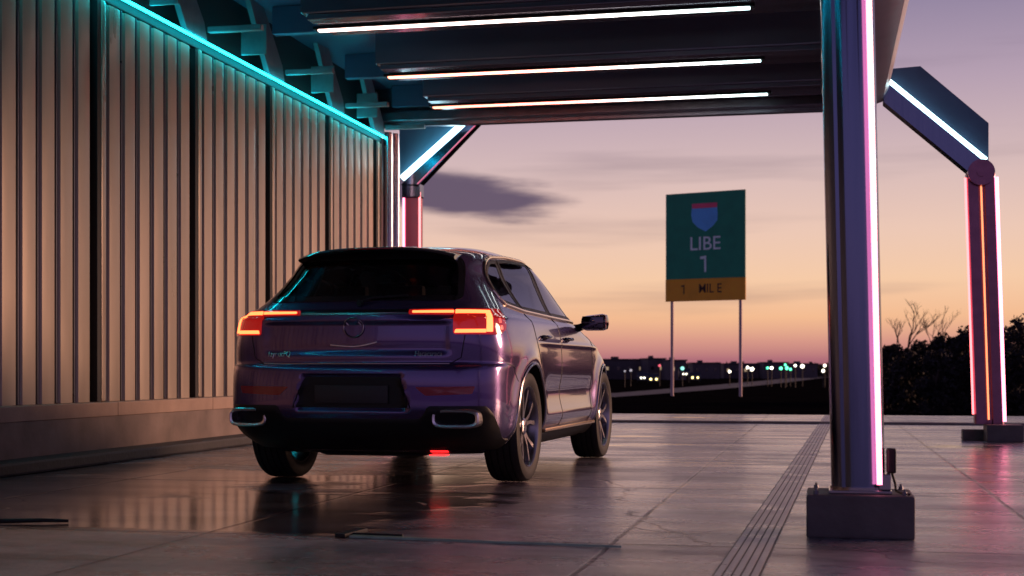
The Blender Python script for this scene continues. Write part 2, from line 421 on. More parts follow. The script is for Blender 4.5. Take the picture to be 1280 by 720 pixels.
for k, ys in enumerate(seams):
    y1 = min(ys+2.04, YE)
    if y1-ys < .3: continue
    bm = bmesh.new()
    # standing slats: broad face with chamfered sides
    n_ = 6; a0 = ys+.20; a1 = y1-.06 if y1 < YE else y1
    if y1 >= YE: n_ = max(1, int(round((a1-a0)/.29)))
    pitch = (a1-a0)/n_
    for j in range(n_):
        s0 = a0+pitch*j; s1 = s0+pitch
        poly = [(-6.413, s0+.06), (-6.375, s0+.068), (-6.355, s0+.082), (-6.351, s0+.12), (-6.349, (s0+.06+s1)/2), (-6.351, s1-.06), (-6.356, s1-.018), (-6.375, s1-.008), (-6.413, s1+.001)]
        prism(bm, poly, lambda x, y: (x-WX, y-12, .512), lambda x, y: (x-WX, y-12, 4.12))
    obj('panel', bm, M['clad'], wall, 30)
    # thin bright rib lines in the gaps
    bm = bmesh.new()
    for j in range(n_):
        s0 = a0+pitch*j
        box(bm, -6.412-WX, -6.365-WX, s0+.030-12, s0+.040-12, .514, 4.13)
    obj('rib', bm, M['rib'], wall)
    bm = bmesh.new(); box(bm, -6.413-WX, -6.342-WX, ys+.035-12, ys+.100-12, .513, 4.12); obj('gap_shade_fin', bm, M['seam'], wall)  # solid black fin: gap shade put into colour, hides the post's side
    # narrow seam post beside the black fin
    bm = bmesh.new()
    box(bm, -6.412-WX, -6.335-WX, ys+.105-12, ys+.185-12, .513, 4.13, .018)
    obj('seam_post', bm, M['clad'], wall, 40)
    bm = bmesh.new(); wl(bm, -6.413, -6.19, ys+.135, min(ys+2.04, 20.3)+.129, .387, .51, .006); obj('ledge', bm, M['ledge'], wall)
bm = bmesh.new(); wl(bm, -6.414, -6.36, Y0, 20.15, 4.135, 4.235, .01); obj('top_rail', bm, M['seam'], wall)
bm = bmesh.new(); tube(bm, [(-6.285-WX, Y0-12, 4.205), (-6.285-WX, 20.2-12, 4.205)], .015, 10); o = obj('light_tube', bm, cyan, wall, 60)
bm = bmesh.new()
for (yy, w, xo) in ((20.22, .10, -6.28), (20.36, .11, -6.22)):
    tube(bm, [(xo-WX, yy-12, 0.1), (xo-WX, yy-12, 4.3)], .075, 20)
obj('end_post', bm, mat('end_post_steel', (.42, .38, .45), .2, 1), wall, 50)

# ------------------------------------------------------------------ canopy
M['ceil'] = mat('canopy_metal', (.13, .14, .24), .38, .3, noise=.3, nscale=1.2, rnoise=.1, stretch=(.3, 1, 1))
M['beam'] = mat('canopy_beam_metal', (.29, .28, .38), .20, .6, noise=.25, nscale=1.0, rnoise=.12, stretch=(.25, 2, 1))
M['edge'] = mat('canopy_edge_metal', (.26, .23, .28), .28, .85, noise=.15)
M['steel'] = mat('brushed_steel', (.14, .17, .27), .17, 1, rnoise=.06, nscale=3, stretch=(8, 8, .3), noise=.15)
M['bracket'] = mat('bracket_metal', (.24, .24, .27), .45, .3, noise=.15)
M['bluesteel'] = mat('blue_painted_plate', (.06, .10, .17), .4, .5, noise=.15, nscale=3)
canopy = thing('canopy', 'dark steel canopy roof over the driveway with three glowing ceiling light bars', 'canopy', (-2.8, 13, 4.41))
CP = Vector((-2.8, 13, 4.41))
def cb(bm, x0, x1, y0, y1, z0, z1, bev=0): return box(bm, x0-CP.x, x1-CP.x, y0-CP.y, y1-CP.y, z0-CP.z, z1-CP.z, bev)
bm = bmesh.new(); cb(bm, -6.9, 0.0, -1.5, 20.4, 4.98, 5.12); obj('roof_deck', bm, M['ceil'], canopy)
bm = bmesh.new(); cb(bm, -6.88, -6.52, -1.4, 20.39, 4.243, 4.979); obj('back_panel', bm, M['seam'], canopy)
bm = bmesh.new(); cb(bm, -6.9, .72, 20.4, 20.52, 4.41, 5.2, .01); obj('edge_beam', bm, M['edge'], canopy)
bm = bmesh.new(); cb(bm, -6.9, .0, 20.22, 20.398, 4.47, 4.60, .01); obj('edge_lip', bm, M['edge'], canopy)
warm = (7.0, 1.9, 1.3); white = (6.5, 6.0, 5.6); cool = (4.2, 6.2, 6.2)
ys = [14.75, 17.3, 19.42]
mats = [grad_emat('light_bar_white', 0, -2.6, 2.1, [(0, (6.5, 4.2, 3.8)), (.4, (6.5, 4.6, 4.2)), (.7, white), (1, cool)]),
        grad_emat('light_bar_warm', 0, -2.6, 2.1, [(0, (6.0, 1.7, 1.0)), (.45, (6.5, 2.4, 1.8)), (.75, white), (1, cool)]),
        grad_emat('light_bar_rose', 0, -2.6, 2.1, [(0, (5.5, 1.3, .8)), (.4, (6.5, 1.8, 1.3)), (.75, white), (1, cool)])]
for i, y in enumerate([4.55, 7.1, 9.65, 12.2]+ys):
    bm = bmesh.new()
    cb(bm, -5.35, -.02, y-.62, y+.42, 4.53, 4.979, .012)
    cb(bm, -5.30, -.03, y-.56, y-.36, 4.475, 4.528, .006)
    obj('ceiling_beam', bm, M['beam'], canopy)
    bm = bmesh.new(); cb(bm, -6.2, -.04, y+.72, y+.84, 4.66, 4.975, .008); obj('purlin', bm, M['ceil'], canopy)
    if i >= 4:
        k = i-4
        bm = bmesh.new(); cb(bm, -5.42, -.68, y-.055, y+.055, 4.497, 4.529, .008); h_ = obj('light_housing', bm, M['black'], canopy)
        bm = bmesh.new(); cb(bm, -5.37, -.73, y-.037, y+.037, 4.478, 4.499, .008); obj('light_bar', bm, mats[k], canopy)
# side girder on the column line
bm = bmesh.new()
poly = [(0, 3.95), (.05, 3.86), (.25, 3.82), (.50, 3.82), (.66, 3.87), (.72, 3.98), (.72, 5.25), (0, 5.25)]
prism(bm, poly, lambda x, z: (x-CP.x, -1.5-CP.y, z-CP.z), lambda x, z: (x-CP.x, 16.9-CP.y, z-CP.z))
obj('side_girder', bm, mat('painted_girder', (.55, .50, .54), .38, .15, noise=.12, nscale=2), canopy, 35)
bm = bmesh.new(); cb(bm, .002, .70, 16.902, 20.398, 4.45, 5.2); obj('side_soffit', bm, M['edge'], canopy)
# wall-side brackets
for yn in (9.5, 11.7, 13.9, 16.1, 18.3, 20.1):
    bm = bmesh.new()
    p0 = Vector((-6.32, yn-.05, 4.27)); 
    poly = [(yn-1.05, 4.97), (yn-.62, 4.97), (yn-.05, 4.42), (yn+.02, 4.25), (yn-.46, 4.25)]
    prism(bm, poly, lambda y, z: (-6.36-CP.x, y-CP.y, z-CP.z), lambda y, z: (-6.30-CP.x, y-CP.y, z-CP.z))
    cb(bm, -6.3, -5.70, yn+.022, yn+.10, 4.33, 4.39, .008)
    cb(bm, -6.28, -5.98, yn-1.34, yn-1.31, 4.27, 4.60, .006)
    obj('wall_bracket', bm, M['bracket'], canopy)

# ------------------------------------------------------------------ columns
pinkT = emat('pink_tube', (1.0, .20, .34), 5.0)
pinkR = emat('rose_tube', (1.0, .16, .17), 4.0)
orangeT = emat('orange_tube', (1.0, .25, .10), 2.2)
iceT = emat('ice_tube', (.55, .93, 1.0), 5.5)
M['footing'] = mat('footing_concrete', (.10, .085, .09), .6, noise=.25, nscale=6, bump=.4, bscale=25)
M['plum'] = mat('plum_steel', (.22, .10, .16), .25, .85, noise=.15)

# near column
base = world(1074, 640, 6.95); base.z = 0
col = thing('steel_column', 'large round polished steel column with one pink light tube, in front of the sign', 'column', base, 0, 'light tubed canopy columns')
bx = 0
lean = -.085
def colx(z): return lean*z/3.85
bm = bmesh.new(); box(bm, -.25, .25, -.22, .22, 0, .205, .012); obj('footing', bm, M['footing'], col)
bm = bmesh.new()
prof = []
for q in range(48):
    a = 2*math.pi*q/48
    rr = .128
    # two flutes give the long vertical highlights
    for ac in (R(-118), R(-78)):
        d = abs((a-ac+math.pi) % (2*math.pi)-math.pi); rr -= .010*max(0, 1-d/R(8))
    prof.append((rr*math.cos(a), rr*math.sin(a)*.95))
def loft(bm, prof, z0, z1):
    a = [bm.verts.new((x+colx(z0), y, z0)) for x, y in prof]; b = [bm.verts.new((x+colx(z1), y, z1)) for x, y in prof]
    n = len(prof)
    for i in range(n): bm.faces.new((a[i], a[(i+1) % n], b[(i+1) % n], b[i]))
    bm.faces.new(a[::-1]); bm.faces.new(b)
loft(bm, prof, .205, 3.9)
obj('shaft', bm, M['steel'], col, 25)
bm = bmesh.new(); box(bm, -.145, .15, -.14, .14, .2055, .222, .004); box(bm, .09, .145, -.11, -.02, .222, .30, .006); obj('base_plate', bm, M['dchrome'], col)
bm = bmesh.new(); tube(bm, [(.098+colx(.25), -.108, .25), (.098+colx(3.9), -.108, 3.9)], .0135, 12); obj('light_tube', bm, pinkT, col, 60)
bm = bmesh.new()
for sx_ in (-1, 1):
    for sy_ in (-1, 1):
        tube(bm, [(sx_*.205, sy_*.17, .205), (sx_*.205, sy_*.17, .222)], .012, 6); tube(bm, [(sx_*.205, sy_*.17, .222), (sx_*.205, sy_*.17, .234)], .006, 8)
obj('anchor_bolts', bm, M['rib'], col)
bm = bmesh.new(); tube(bm, [(.15, -.02, .31), (.168, -.03, .25), (.17, -.06, .218), (.19, -.12, .213), (.225, -.20, .213)], .006, 8); obj('cable', bm, M['black'], col, 60)
bm = bmesh.new(); tube(bm, [(0, 0, .222), (0, 0, .236)], .139, 40); obj('weld_collar', bm, M['dchrome'], col, 40)
bm = bmesh.new(); box(bm, .128, .172, -.06, .03, .30, .42, .01); obj('junction_box', bm, M['black'], col)
bm = bmesh.new(); box(bm, .10+colx(3), .132+colx(3), -.05, .05, 1.6, 2.3, .004); obj('access_plate', bm, M['plum'], col)

# far right column and its knee
YR = 16.8
bxR, _ = on_y(1236, 530, YR)
colR = thing('steel_column', 'slender far right column with three red tubes and an angled blue lit knee brace', 'column', (bxR, YR, 0), 0, 'light tubed canopy columns')
def loc(px, py, Y, bx): x, z = on_y(px, py, Y); return (x-bx, z)
bm = bmesh.new(); box(bm, -.05, .34, -.3, .1, 0, .19, .01); box(bm, -.27, .20, .11, .30, 0, .12, .01); obj('footing', bm, M['footing'], colR)
bm = bmesh.new(); xt = loc(1225, 215, YR, bxR)[0]
prof = [(-.155, -.06), (-.14, -.08), (-.03, -.08), (-.02, -.045), (.03, -.045), (.04, -.08), (.14, -.08), (.155, -.06), (.155, .08), (-.155, .08)]
def loft2(bm, prof, z0, z1, x0, x1, k=1, cl=0):
    a = [bm.verts.new((x*k+x0+cl, y, z0)) for x, y in prof]; b = [bm.verts.new((x*k+x1+cl, y, z1)) for x, y in prof]
    n = len(prof)
    for i in range(n): bm.faces.new((a[i], a[(i+1) % n], b[(i+1) % n], b[i]))
    bm.faces.new(a[::-1]); bm.faces.new(b)
loft2(bm, prof, .19, 3.0, 0, xt); obj('shaft', bm, M['plum'], colR)
bm = bmesh.new(); tube(bm, [(xt, -.16, 3.0), (xt, .12, 3.0)], .145, 28); tube(bm, [(xt, -.175, 3.0), (xt, -.16, 3.0)], .05, 16)
obj('knuckle', bm, M['plum'], colR, 40)
for dx_, r_, mt, z0, z1 in ((-.165, .012, pinkR, .30, 2.95), (-.0, .010, orangeT, .24, 2.85), (.168, .02, pinkT, .22, 2.95)):
    bm = bmesh.new(); tube(bm, [(dx_+xt*z0/3, -.07, z0), (dx_+xt*z1/3, -.07, z1)], r_, 10); obj('light_tube', bm, mt, colR, 60)
# knee: blue plate, tube, grey arm
bm = bmesh.new()
poly = [loc(1106, 88, YR, bxR), loc(1150, 84, YR, bxR), loc(1235, 155, YR, bxR), loc(1235, 204, YR, bxR), loc(1106, 98, YR, bxR)]
prism(bm, poly, lambda x, z: (x, -.06, z), lambda x, z: (x, .10, z)); obj('knee_plate', bm, M['bluesteel'], colR)
bm = bmesh.new()
poly = [loc(1104, 98.5, YR, bxR), loc(1234, 205, YR, bxR), loc(1232, 216, YR, bxR), loc(1216, 222, YR, bxR), loc(1104, 130, YR, bxR)]
prism(bm, poly, lambda x, z: (x, -.13, z), lambda x, z: (x, .12, z)); obj('knee_arm', bm, M['steel'], colR)
a_, b_ = loc(1110, 103.5, YR, bxR), loc(1231, 202, YR, bxR)
bm = bmesh.new(); tube(bm, [(a_[0], -.135, a_[1]), (b_[0], -.135, b_[1])], .026, 12); obj('light_tube', bm, iceT, colR, 60)

# far left column beyond the wall end
YL = 20.85
bxL, _ = on_y(516, 530, YL)
colL = thing('steel_column', 'far left column behind the car roof with pink edges and a white lit knee', 'column', (bxL, YL, 0), 0, 'light tubed canopy columns')
bm = bmesh.new(); box(bm, -.2, .2, -.15, .2, 0, .2, .01); obj('footing', bm, M['footing'], colL)
bm = bmesh.new(); box(bm, -.125, .125, -.05, .12, .2, 3.58, .008); obj('shaft', bm, mat('rose_steel', (.45, .16, .24), .35, .5), colL)
for dx_ in (-.125, .125):
    bm = bmesh.new(); tube(bm, [(dx_, -.06, .25), (dx_, -.06, 3.48)], .017, 10); obj('light_tube', bm, pinkR if dx_ > 0 else pinkT, colL, 60)
bm = bmesh.new(); box(bm, -.15, .14, -.09, .13, 3.40, 3.62, .02); obj('cap', bm, M['steel'], colL)
poly = [loc(499, 150, YL, bxL), loc(582, 150, YL, bxL), loc(500, 224, YL, bxL)]
bm = bmesh.new(); prism(bm, poly, lambda x, z: (x, .0, z), lambda x, z: (x, .05, z)); obj('knee_plate', bm, mat('blue_gusset', (.08, .22, .36), .4, .3), colL)
poly = [loc(588, 150, YL, bxL), loc(604, 150, YL, bxL), loc(524, 234, YL, bxL), loc(503, 232, YL, bxL)]
bm = bmesh.new(); prism(bm, poly, lambda x, z: (x, -.09, z), lambda x, z: (x, .12, z)); obj('knee_arm', bm, M['steel'], colL)
a_, b_ = loc(505, 224, YL, bxL), loc(585, 152, YL, bxL)
bm = bmesh.new(); tube(bm, [(a_[0], -.10, a_[1]), (b_[0], -.10, b_[1])], .048, 12); obj('light_tube', bm, iceT, colL, 60)
a_, b_ = loc(524, 231, YL, bxL), loc(602, 152, YL, bxL)
bm = bmesh.new(); tube(bm, [(a_[0], -.10, a_[1]), (b_[0], -.10, b_[1])], .010, 8); obj('light_tube', bm, emat('dim_rose_tube', (.8, .12, .25), .9), colL, 60)

# ------------------------------------------------------------------ floor fittings
M['drainbar'] = mat('drain_bar', (.33, .295, .325), .32, .15, noise=.35, nscale=3, rnoise=.12, bump=.4, bscale=30)
dr = thing('floor_drain', 'long narrow slotted metal drain running along the wet pavement', 'drain', (-.33, 5.5, 0), -math.atan2(.26, 11.7))
for k in range(5):
    bm = bmesh.new(); box(bm, -.085+k*.035, -.085+k*.035+.027, -4, 20, .001, .005, .0012)
    obj('cover_strip', bm, M['drainbar'], dr)
bm = bmesh.new(); box(bm, -.093, .090, -4, 20, .0004, .0016)
obj('slot_bed', bm, mat('drain_slot', (.018, .016, .018), .5), dr)

est = thing('metal_edge_strip', 'pale green metal strip with a dark folded end lying in the pavement joint', 'edge strip', (-1.6, 6.42, 0), -.10)
bm = bmesh.new(); prism(bm, [(-.60, -.022), (-.60, .03), (.55, .008), (.72, 0), (.55, -.006)], lambda x, y: (x, y, .002), lambda x, y: (x, y, .012))
obj('strip', bm, mat('green_metal', (.26, .40, .34), .35, .3, noise=.3), est)
bm = bmesh.new(); box(bm, -.665, -.61, -.045, .22, .002, .022, .004); box(bm, -.608, -.35, .034, .048, .002, .02, .003); obj('end_fold', bm, M['black'], est)
rod = thing('loose_bar', 'short dark bar with a pale end lying on the pavement at bottom left', 'bar', (-4.15, 6.66, 0), .32)
bm = bmesh.new(); tube(bm, [(-.3, 0, .016), (.05, 0, .016), (.2, .0, .018), (.33, .01, .012)], .015, 8, r2=.008); obj('dark_end', bm, M['black'], rod, 50)
bm = bmesh.new(); tube(bm, [(-1.0, -.01, .016), (-.302, 0, .016)], .013, 8); obj('pale_end', bm, mat('pale_metal', (.45, .43, .42), .4, .7), rod, 50)

def text_bm(bm, s, size, fn, depth=.01, bold=0, sx=1.0):
    cu = bpy.data.curves.new('t', 'FONT'); cu.body = s; cu.size = size; cu.align_x = 'CENTER'; cu.align_y = 'CENTER'
    cu.extrude = depth/2; cu.offset = bold; cu.resolution_u = 4
    o = bpy.data.objects.new('t', cu); C.objects.link(o)
    dg = bpy.context.evaluated_depsgraph_get(); me = bpy.data.meshes.new_from_object(o.evaluated_get(dg))
    nv = len(bm.verts); bm.from_mesh(me); bm.verts.ensure_lookup_table()
    for v in bm.verts[nv:]: v.co = Vector(fn(v.co.x*sx, v.co.y, v.co.z))
    bpy.data.objects.remove(o); bpy.data.curves.remove(cu); bpy.data.meshes.remove(me)
# ------------------------------------------------------------------ car
def pchip(tab):
    xs = [a for a, _ in tab]; ys_ = [b for _, b in tab]; n_ = len(xs)
    h = [xs[i+1]-xs[i] for i in range(n_-1)]; d = [(ys_[i+1]-ys_[i])/h[i] for i in range(n_-1)]
    m = [d[0]]+[0 if d[i-1]*d[i] <= 0 else 2*d[i-1]*d[i]/(d[i-1]+d[i]) for i in range(1, n_-1)]+[d[-1]]
    def f(x):
        x = min(max(x, xs[0]), xs[-1]); i = 0
        while i < n_-2 and x > xs[i+1]: i += 1
        t = (x-xs[i])/h[i]; t2, t3 = t*t, t**3
        return (2*t3-3*t2+1)*ys_[i]+(t3-2*t2+t)*h[i]*m[i]+(-2*t3+3*t2)*ys_[i+1]+(t3-t2)*h[i]*m[i+1]
    return f
ZT = 1.735
fW = pchip([(.22, .80), (.30, .90), (.42, .975), (.58, .99), (.80, .985), (.95, .98), (1.08, .965), (1.15, .945), (1.19, .905), (1.24, .875), (1.30, .845), (1.45, .785), (1.58, .735), (1.64, .69), (1.69, .575), (1.72, .45), (ZT, .22)])
fR = pchip([(.22, .42), (.28, .22), (.36, .09), (.46, .03), (.56, .0), (.70, .0), (.80, .01), (.825, .022), (.842, .062), (.87, .06), (1.0, .052), (1.08, .056), (1.15, .062), (1.185, .068), (1.205, .085), (1.25, .15), (1.40, .29), (1.58, .46), (1.62, .53), (1.66, .72), (1.69, .95), (1.72, 1.4), (ZT, 1.8)])
fF = pchip([(.22, 4.5), (.30, 4.75), (.6, 4.85), (.8, 4.80), (.95, 4.62), (1.03, 4.35), (1.10, 3.98), (1.15, 3.80), (1.30, 3.56), (1.45, 3.30), (1.58, 2.98), (1.64, 2.76), (1.69, 2.48), (1.72, 2.24), (ZT, 2.02)])
def sst(x, a, b):
    t = np.clip((x-a)/(b-a), 0, 1); return t*t*(3-2*t)
WY = (.98, 3.87); WZ = .395
NQ = 600
_th = np.concatenate([np.linspace(0, math.pi/2, NQ)])
_cache = {}
def profile(z):
    """half outline at height z: arrays from the rear centre round the side to the front centre"""
    k = round(z, 4)
    if k in _cache: return _cache[k]
    w, r_, f = fW(z), fR(z), fF(z)
    nn = 5.2 if z < 1.15 else 4.2; Lr = min(.62, .46*(f-r_)); Lf = min(1.2, .46*(f-r_))
    bow = .055
    X = np.sin(_th)**(2/nn); e = np.cos(_th)**(2/nn)
    xr = w*X; yr = r_+Lr*(1-e)+bow*X**2
    nf = 3.2; Xf = np.sin(_th[::-1])**(2/nf); ef = np.cos(_th[::-1])**(2/nf)
    xf = w*Xf; yf = f-Lf*(1-ef)-.10*Xf**2
    ns = 200; ysd = np.linspace(yr[-1], yf[0], ns)[1:-1]; xs = np.full(ns-2, w)
    x = np.concatenate([xr, xs, xf]); y = np.concatenate([yr, ysd, yf])
    tg = float(sst(z, 1.15, 1.5)); x = x*(1-.105*tg*(1-sst(y, .5, 2.4)))
    x = x*(1-.035*sst(y, 3.2, 4.8))
    # haunches, arch swell and a door crease
    sx_ = sst(x, .6, .9)
    for wy in WY:
        d = np.sqrt((y-wy)**2+(z-WZ)**2)
        x = x+sx_*.024*np.exp(-((d-.47)/.07)**2)
    x = x+sx_*.030*np.exp(-((y-.9)/.55)**2)*math.exp(-((z-.93)/.16)**2)
    mid = sst(y, 1.35, 1.7)*(1-sst(y, 3.2, 3.5))
    x = x-sx_*.030*mid*math.exp(-((z-.62)/.11)**2)
    x = x+sx_*.012*mid*math.exp(-((z-.45)/.05)**2)
    x = x+sx_*.008*math.exp(-((z-1.0)/.018)**2)*sst(y, 1.0, 1.6)
    # number plate recess and bumper sculpting at the rear
    rear = (y < 1.0)
    if z < .9:
        hw_ = .33+(.80-z)*.22
        mk = (1-sst(x, hw_-.012, hw_+.014))*float(sst(z, .515, .55))*(1-float(sst(z, .755, .775)))
        y = y+rear*mk*.028
    if .84 < z < 1.13:   # hatch face: shallow dish under the light bar
        mk = (1-sst(x, .60, .70)); y = y+rear*mk*.018*float(sst(z, .88, .94))*(1-float(sst(z, 1.10, 1.125)))
    _cache[k] = (x, y); return x, y
def arc(x, y):
    s = np.concatenate([[0], np.cumsum(np.hypot(np.diff(x), np.diff(y)))]); return s
def m_rear(u, z):
    x, y = profile(z); a = abs(u)
    return Vector((u, float(np.interp(a, x[:NQ], y[:NQ])), z))
def m_front(u, z):
    x, y = profile(z); a = abs(u)
    return Vector((u, float(np.interp(a, x[-NQ:][::-1], y[-NQ:][::-1])), z))
def m_wrap(u, z):
    x, y = profile(z); s = arc(x, y); a = abs(u)
    xx = float(np.interp(a, s, x)); yy = float(np.interp(a, s, y)); return Vector((math.copysign(xx, u) if u else 0, yy, z))
def m_side(sg):
    def f(y_, z):
        x, y = profile(z); i0, i1 = NQ//3, len(x)-NQ//3
        return Vector((sg*float(np.interp(y_, y[i0:i1], x[i0:i1])), y_, z))
    return f
def norm(mp, u, z, ref):
    e = .004
    a = mp(u+e, z)-mp(u-e, z); b = mp(u, min(z+e, ZT))-mp(u, z-e)
    n_ = a.cross(b)
    if n_.length < 1e-9: return ref
    n_.normalize()
    return n_ if n_.dot(ref) > 0 else -n_
def rounded(pts, r_, k=5):
    out = []; n_ = len(pts)
    for i in range(n_):
        p = Vector(pts[i]); a = Vector(pts[i-1]); b = Vector(pts[(i+1) % n_])
        rr = r_[i] if isinstance(r_, (list, tuple)) else r_
        da = (a-p); db = (b-p); q = min(rr, da.length*.48, db.length*.48)
        s = p+da.normalized()*q; e = p+db.normalized()*q
        for j in range(k+1):
            t = j/k; out.append(tuple((1-t)**2*s+2*t*(1-t)*p+t*t*e))
    return out
def dens(pts, d=.03, closed=True):
    out = []; n_ = len(pts)
    for i in range(n_ if closed else n_-1):
        a = Vector(pts[i]); b = Vector(pts[(i+1) % n_]); k = max(1, int((b-a).length/d))
        out += [tuple(a+(b-a)*j/k) for j in range(k)]
    if not closed: out.append(tuple(pts[-1]))
    return out
def inset(pts, d):
    n_ = len(pts); out = []
    area = sum(pts[i][0]*pts[(i+1) % n_][1]-pts[(i+1) % n_][0]*pts[i][1] for i in range(n_))
    sg = 1 if area > 0 else -1
    for i in range(n_):
        a = Vector(pts[i-1]); b = Vector(pts[(i+1) % n_]); t = (b-a)
        if t.length < 1e-9: out.append(pts[i]); continue
        t.normalize(); out.append((pts[i][0]-sg*t.y*d, pts[i][1]+sg*t.x*d))
    return out
def patch(bm, outline, mp, ref, off, th=.004, hole=None, rings=7):
    """sheet that follows the body: raised by off, with a turned-in rim; hole = inner outline with the same point count"""
    n_ = len(outline); cx = sum(p[0] for p in outline)/n_; cz = sum(p[1] for p in outline)/n_
    def at(u, z, o_):
        p = mp(u, z); return p+norm(mp, u, z, ref)*o_
    loops = []
    if hole is None:
        fr = [1-(j/rings)**1.0 for j in range(rings)]
        for f_ in fr: loops.append([bm.verts.new(at(cx+(p[0]-cx)*f_, cz+(p[1]-cz)*f_, off)) for p in outline])
        c_ = bm.verts.new(at(cx, cz, off))
    else:
        for j in range(3):
            t = j/2; loops.append([bm.verts.new(at(p[0]+(q[0]-p[0])*t, p[1]+(q[1]-p[1])*t, off)) for p, q in zip(outline, hole)])
    rim = [bm.verts.new(at(p[0], p[1], off-th)) for p in outline]
    fs = []
    for i in range(n_): fs.append(bm.faces.new((rim[i], rim[(i+1) % n_], loops[0][(i+1) % n_], loops[0][i])))
    for a, b in zip(loops, loops[1:]):
        for i in range(n_): fs.append(bm.faces.new((a[i], a[(i+1) % n_], b[(i+1) % n_], b[i])))
    if hole is None:
        for i in range(n_): fs.append(bm.faces.new((loops[-1][i], loops[-1][(i+1) % n_], c_)))
    else:
        r2 = [bm.verts.new(at(p[0], p[1], off-th)) for p in hole]
        for i in range(n_): fs.append(bm.faces.new((loops[-1][i], loops[-1][(i+1) % n_], r2[(i+1) % n_], r2[i])))
    k = fs[n_].normal if False else None
    bmesh.ops.recalc_face_normals(bm, faces=fs)
    f0 = fs[n_+1]; f0.normal_update()
    if f0.normal.dot(ref) < 0: bmesh.ops.reverse_faces(bm, faces=fs)
def line(bm, pts, mp, ref, r_, off=0, closed=False, seg=6):
    P_ = []
    for (u, z) in dens(pts, .025, closed):
        P_.append(mp(u, z)+norm(mp, u, z, ref)*off)
    tube(bm, P_, r_, seg, closed)
def mir(pts): return [(-p[0], p[1]) for p in pts]
REAR = Vector((0, -1, .15)); RIGHT = Vector((1, 0, .2)); LEFT = Vector((-1, 0, .2)); FRONT = Vector((0, 1, .5))

car = thing('suv', 'dark purple suv with glowing red tail lights parked beside the ribbed wall', 'car', (-3.075, 9.05, 0), R(-2.0))
# openings (y/x , z)
rear_win = dens(rounded([(-.70, 1.262), (.70, 1.262), (.600, 1.598), (-.600, 1.598)], [.06, .06, .09, .09]), .03)
front_win = dens(rounded([(-.72, 1.20), (.72, 1.20), (.56, 1.60), (-.56, 1.60)], .06), .03)
win_q = dens(rounded([(.83, 1.275), (1.22, 1.245), (1.18, 1.595), (1.02, 1.585), (.86, 1.50)], [.06, .02, .03, .05, .08]), .025)
win_r = dens(rounded([(1.27, 1.243), (2.06, 1.228), (2.02, 1.632), (1.50, 1.625), (1.23, 1.600)], [.03, .03, .03, .1, .03]), .025)
win_f = dens(rounded([(2.13, 1.226), (3.42, 1.212), (3.14, 1.40), (2.80, 1.548), (2.50, 1.622), (2.09, 1.634)], [.03, .04, .1, .1, .08, .03]), .025)

def inpoly(p, poly):
    c_ = False; j = len(poly)-1
    for i in range(len(poly)):
        a, b = poly[i], poly[j]
        if (a[1] > p[1]) != (b[1] > p[1]) and p[0] < (b[0]-a[0])*(p[1]-a[1])/(b[1]-a[1])+a[0]: c_ = not c_
        j = i
    return c_
# body shell
zs = [.22, .235]+list(np.arange(.25, 1.64, .0125))+list(np.linspace(1.64, ZT, 16)[1:])
n1, n2, n3 = 70, 120, 36
bm = bmesh.new(); rings = []
for z in zs:
    x, y = profile(z); s = arc(x, y)
    sa, sb = s[NQ-1], s[-NQ]
    sv = np.concatenate([np.linspace(0, sa, n1), np.linspace(sa, sb, n2)[1:], np.linspace(sb, s[-1], n3)[1:]])
    xx = np.interp(sv, s, x); yy = np.interp(sv, s, y)
    ring = [bm.verts.new((float(a), float(b), z)) for a, b in zip(xx, yy)]
    ring += [bm.verts.new((-float(a), float(b), z)) for a, b in list(zip(xx, yy))[-2:0:-1]]
    rings.append(ring)
N_ = len(rings[0])
for a, b in zip(rings, rings[1:]):
    for i in range(N_): bm.faces.new((a[i], a[(i+1) % N_], b[(i+1) % N_], b[i]))
def cap(ring, flip):
    c_ = bm.verts.new((0, sum(v.co.y for v in ring)/N_, ring[0].co.z+(.004 if flip else 0)))
    for i in range(N_):
        q = (ring[i], ring[(i+1) % N_], c_)
        bm.faces.new(q if flip else q[::-1])
cap(rings[0], False); cap(rings[-1], True)
bmesh.ops.recalc_face_normals(bm, faces=bm.faces)
body = obj('body', bm, M['paint'], car)
# wheel wells
bm = bmesh.new()
for wy in WY:
    for sg in (-1, 1):
        r_ = bmesh.ops.create_cone(bm, cap_ends=True, segments=72, radius1=.435, radius2=.435, depth=.56, matrix=Matrix.Translation((sg*(.62+.28), wy, WZ+.01)) @ Matrix.Rotation(R(90), 4, 'Y'))
cut = obj('cut', bm, None, car); bpy.context.view_layer.update()
md = body.modifiers.new('b', 'BOOLEAN'); md.object = cut; md.operation = 'DIFFERENCE'; md.solver = 'EXACT'
dg = bpy.context.evaluated_depsgraph_get(); me = bpy.data.meshes.new_from_object(body.evaluated_get(dg))
body.modifiers.clear(); old = body.data; body.data = me; bpy.data.meshes.remove(old); bpy.data.objects.remove(cut)
me.materials.clear(); me.materials.append(M['paint']); me.materials.append(M['black'])
bm = bmesh.new(); bm.from_mesh(me)
kill = []
rw, fw_ = inset(rear_win, .022), inset(front_win, .03); sw = [inset(w_, .018) for w_ in (win_q, win_r, win_f)]
for f in bm.faces:
    c_ = f.calc_center_median(); ax = abs(c_.x)
    f.material_index = 0
    if c_.z < .23: f.material_index = 1
    in_arch = any(math.hypot(c_.y-wy, c_.z-WZ-.01) < .44 for wy in WY)
    if in_arch and .28 < ax and c_.z < .84: f.material_index = 1
    if 1.2 < c_.z < 1.66:
        if c_.y < .75 and f.normal.y < -.35 and inpoly((c_.x, c_.z), rw): kill.append(f)
        elif c_.y > 2.2 and f.normal.y > .35 and inpoly((c_.x, c_.z), fw_): kill.append(f)
        elif ax > .5 and abs(f.normal.x) > .4 and any(inpoly((c_.y, c_.z), w_) for w_ in sw): kill.append(f)
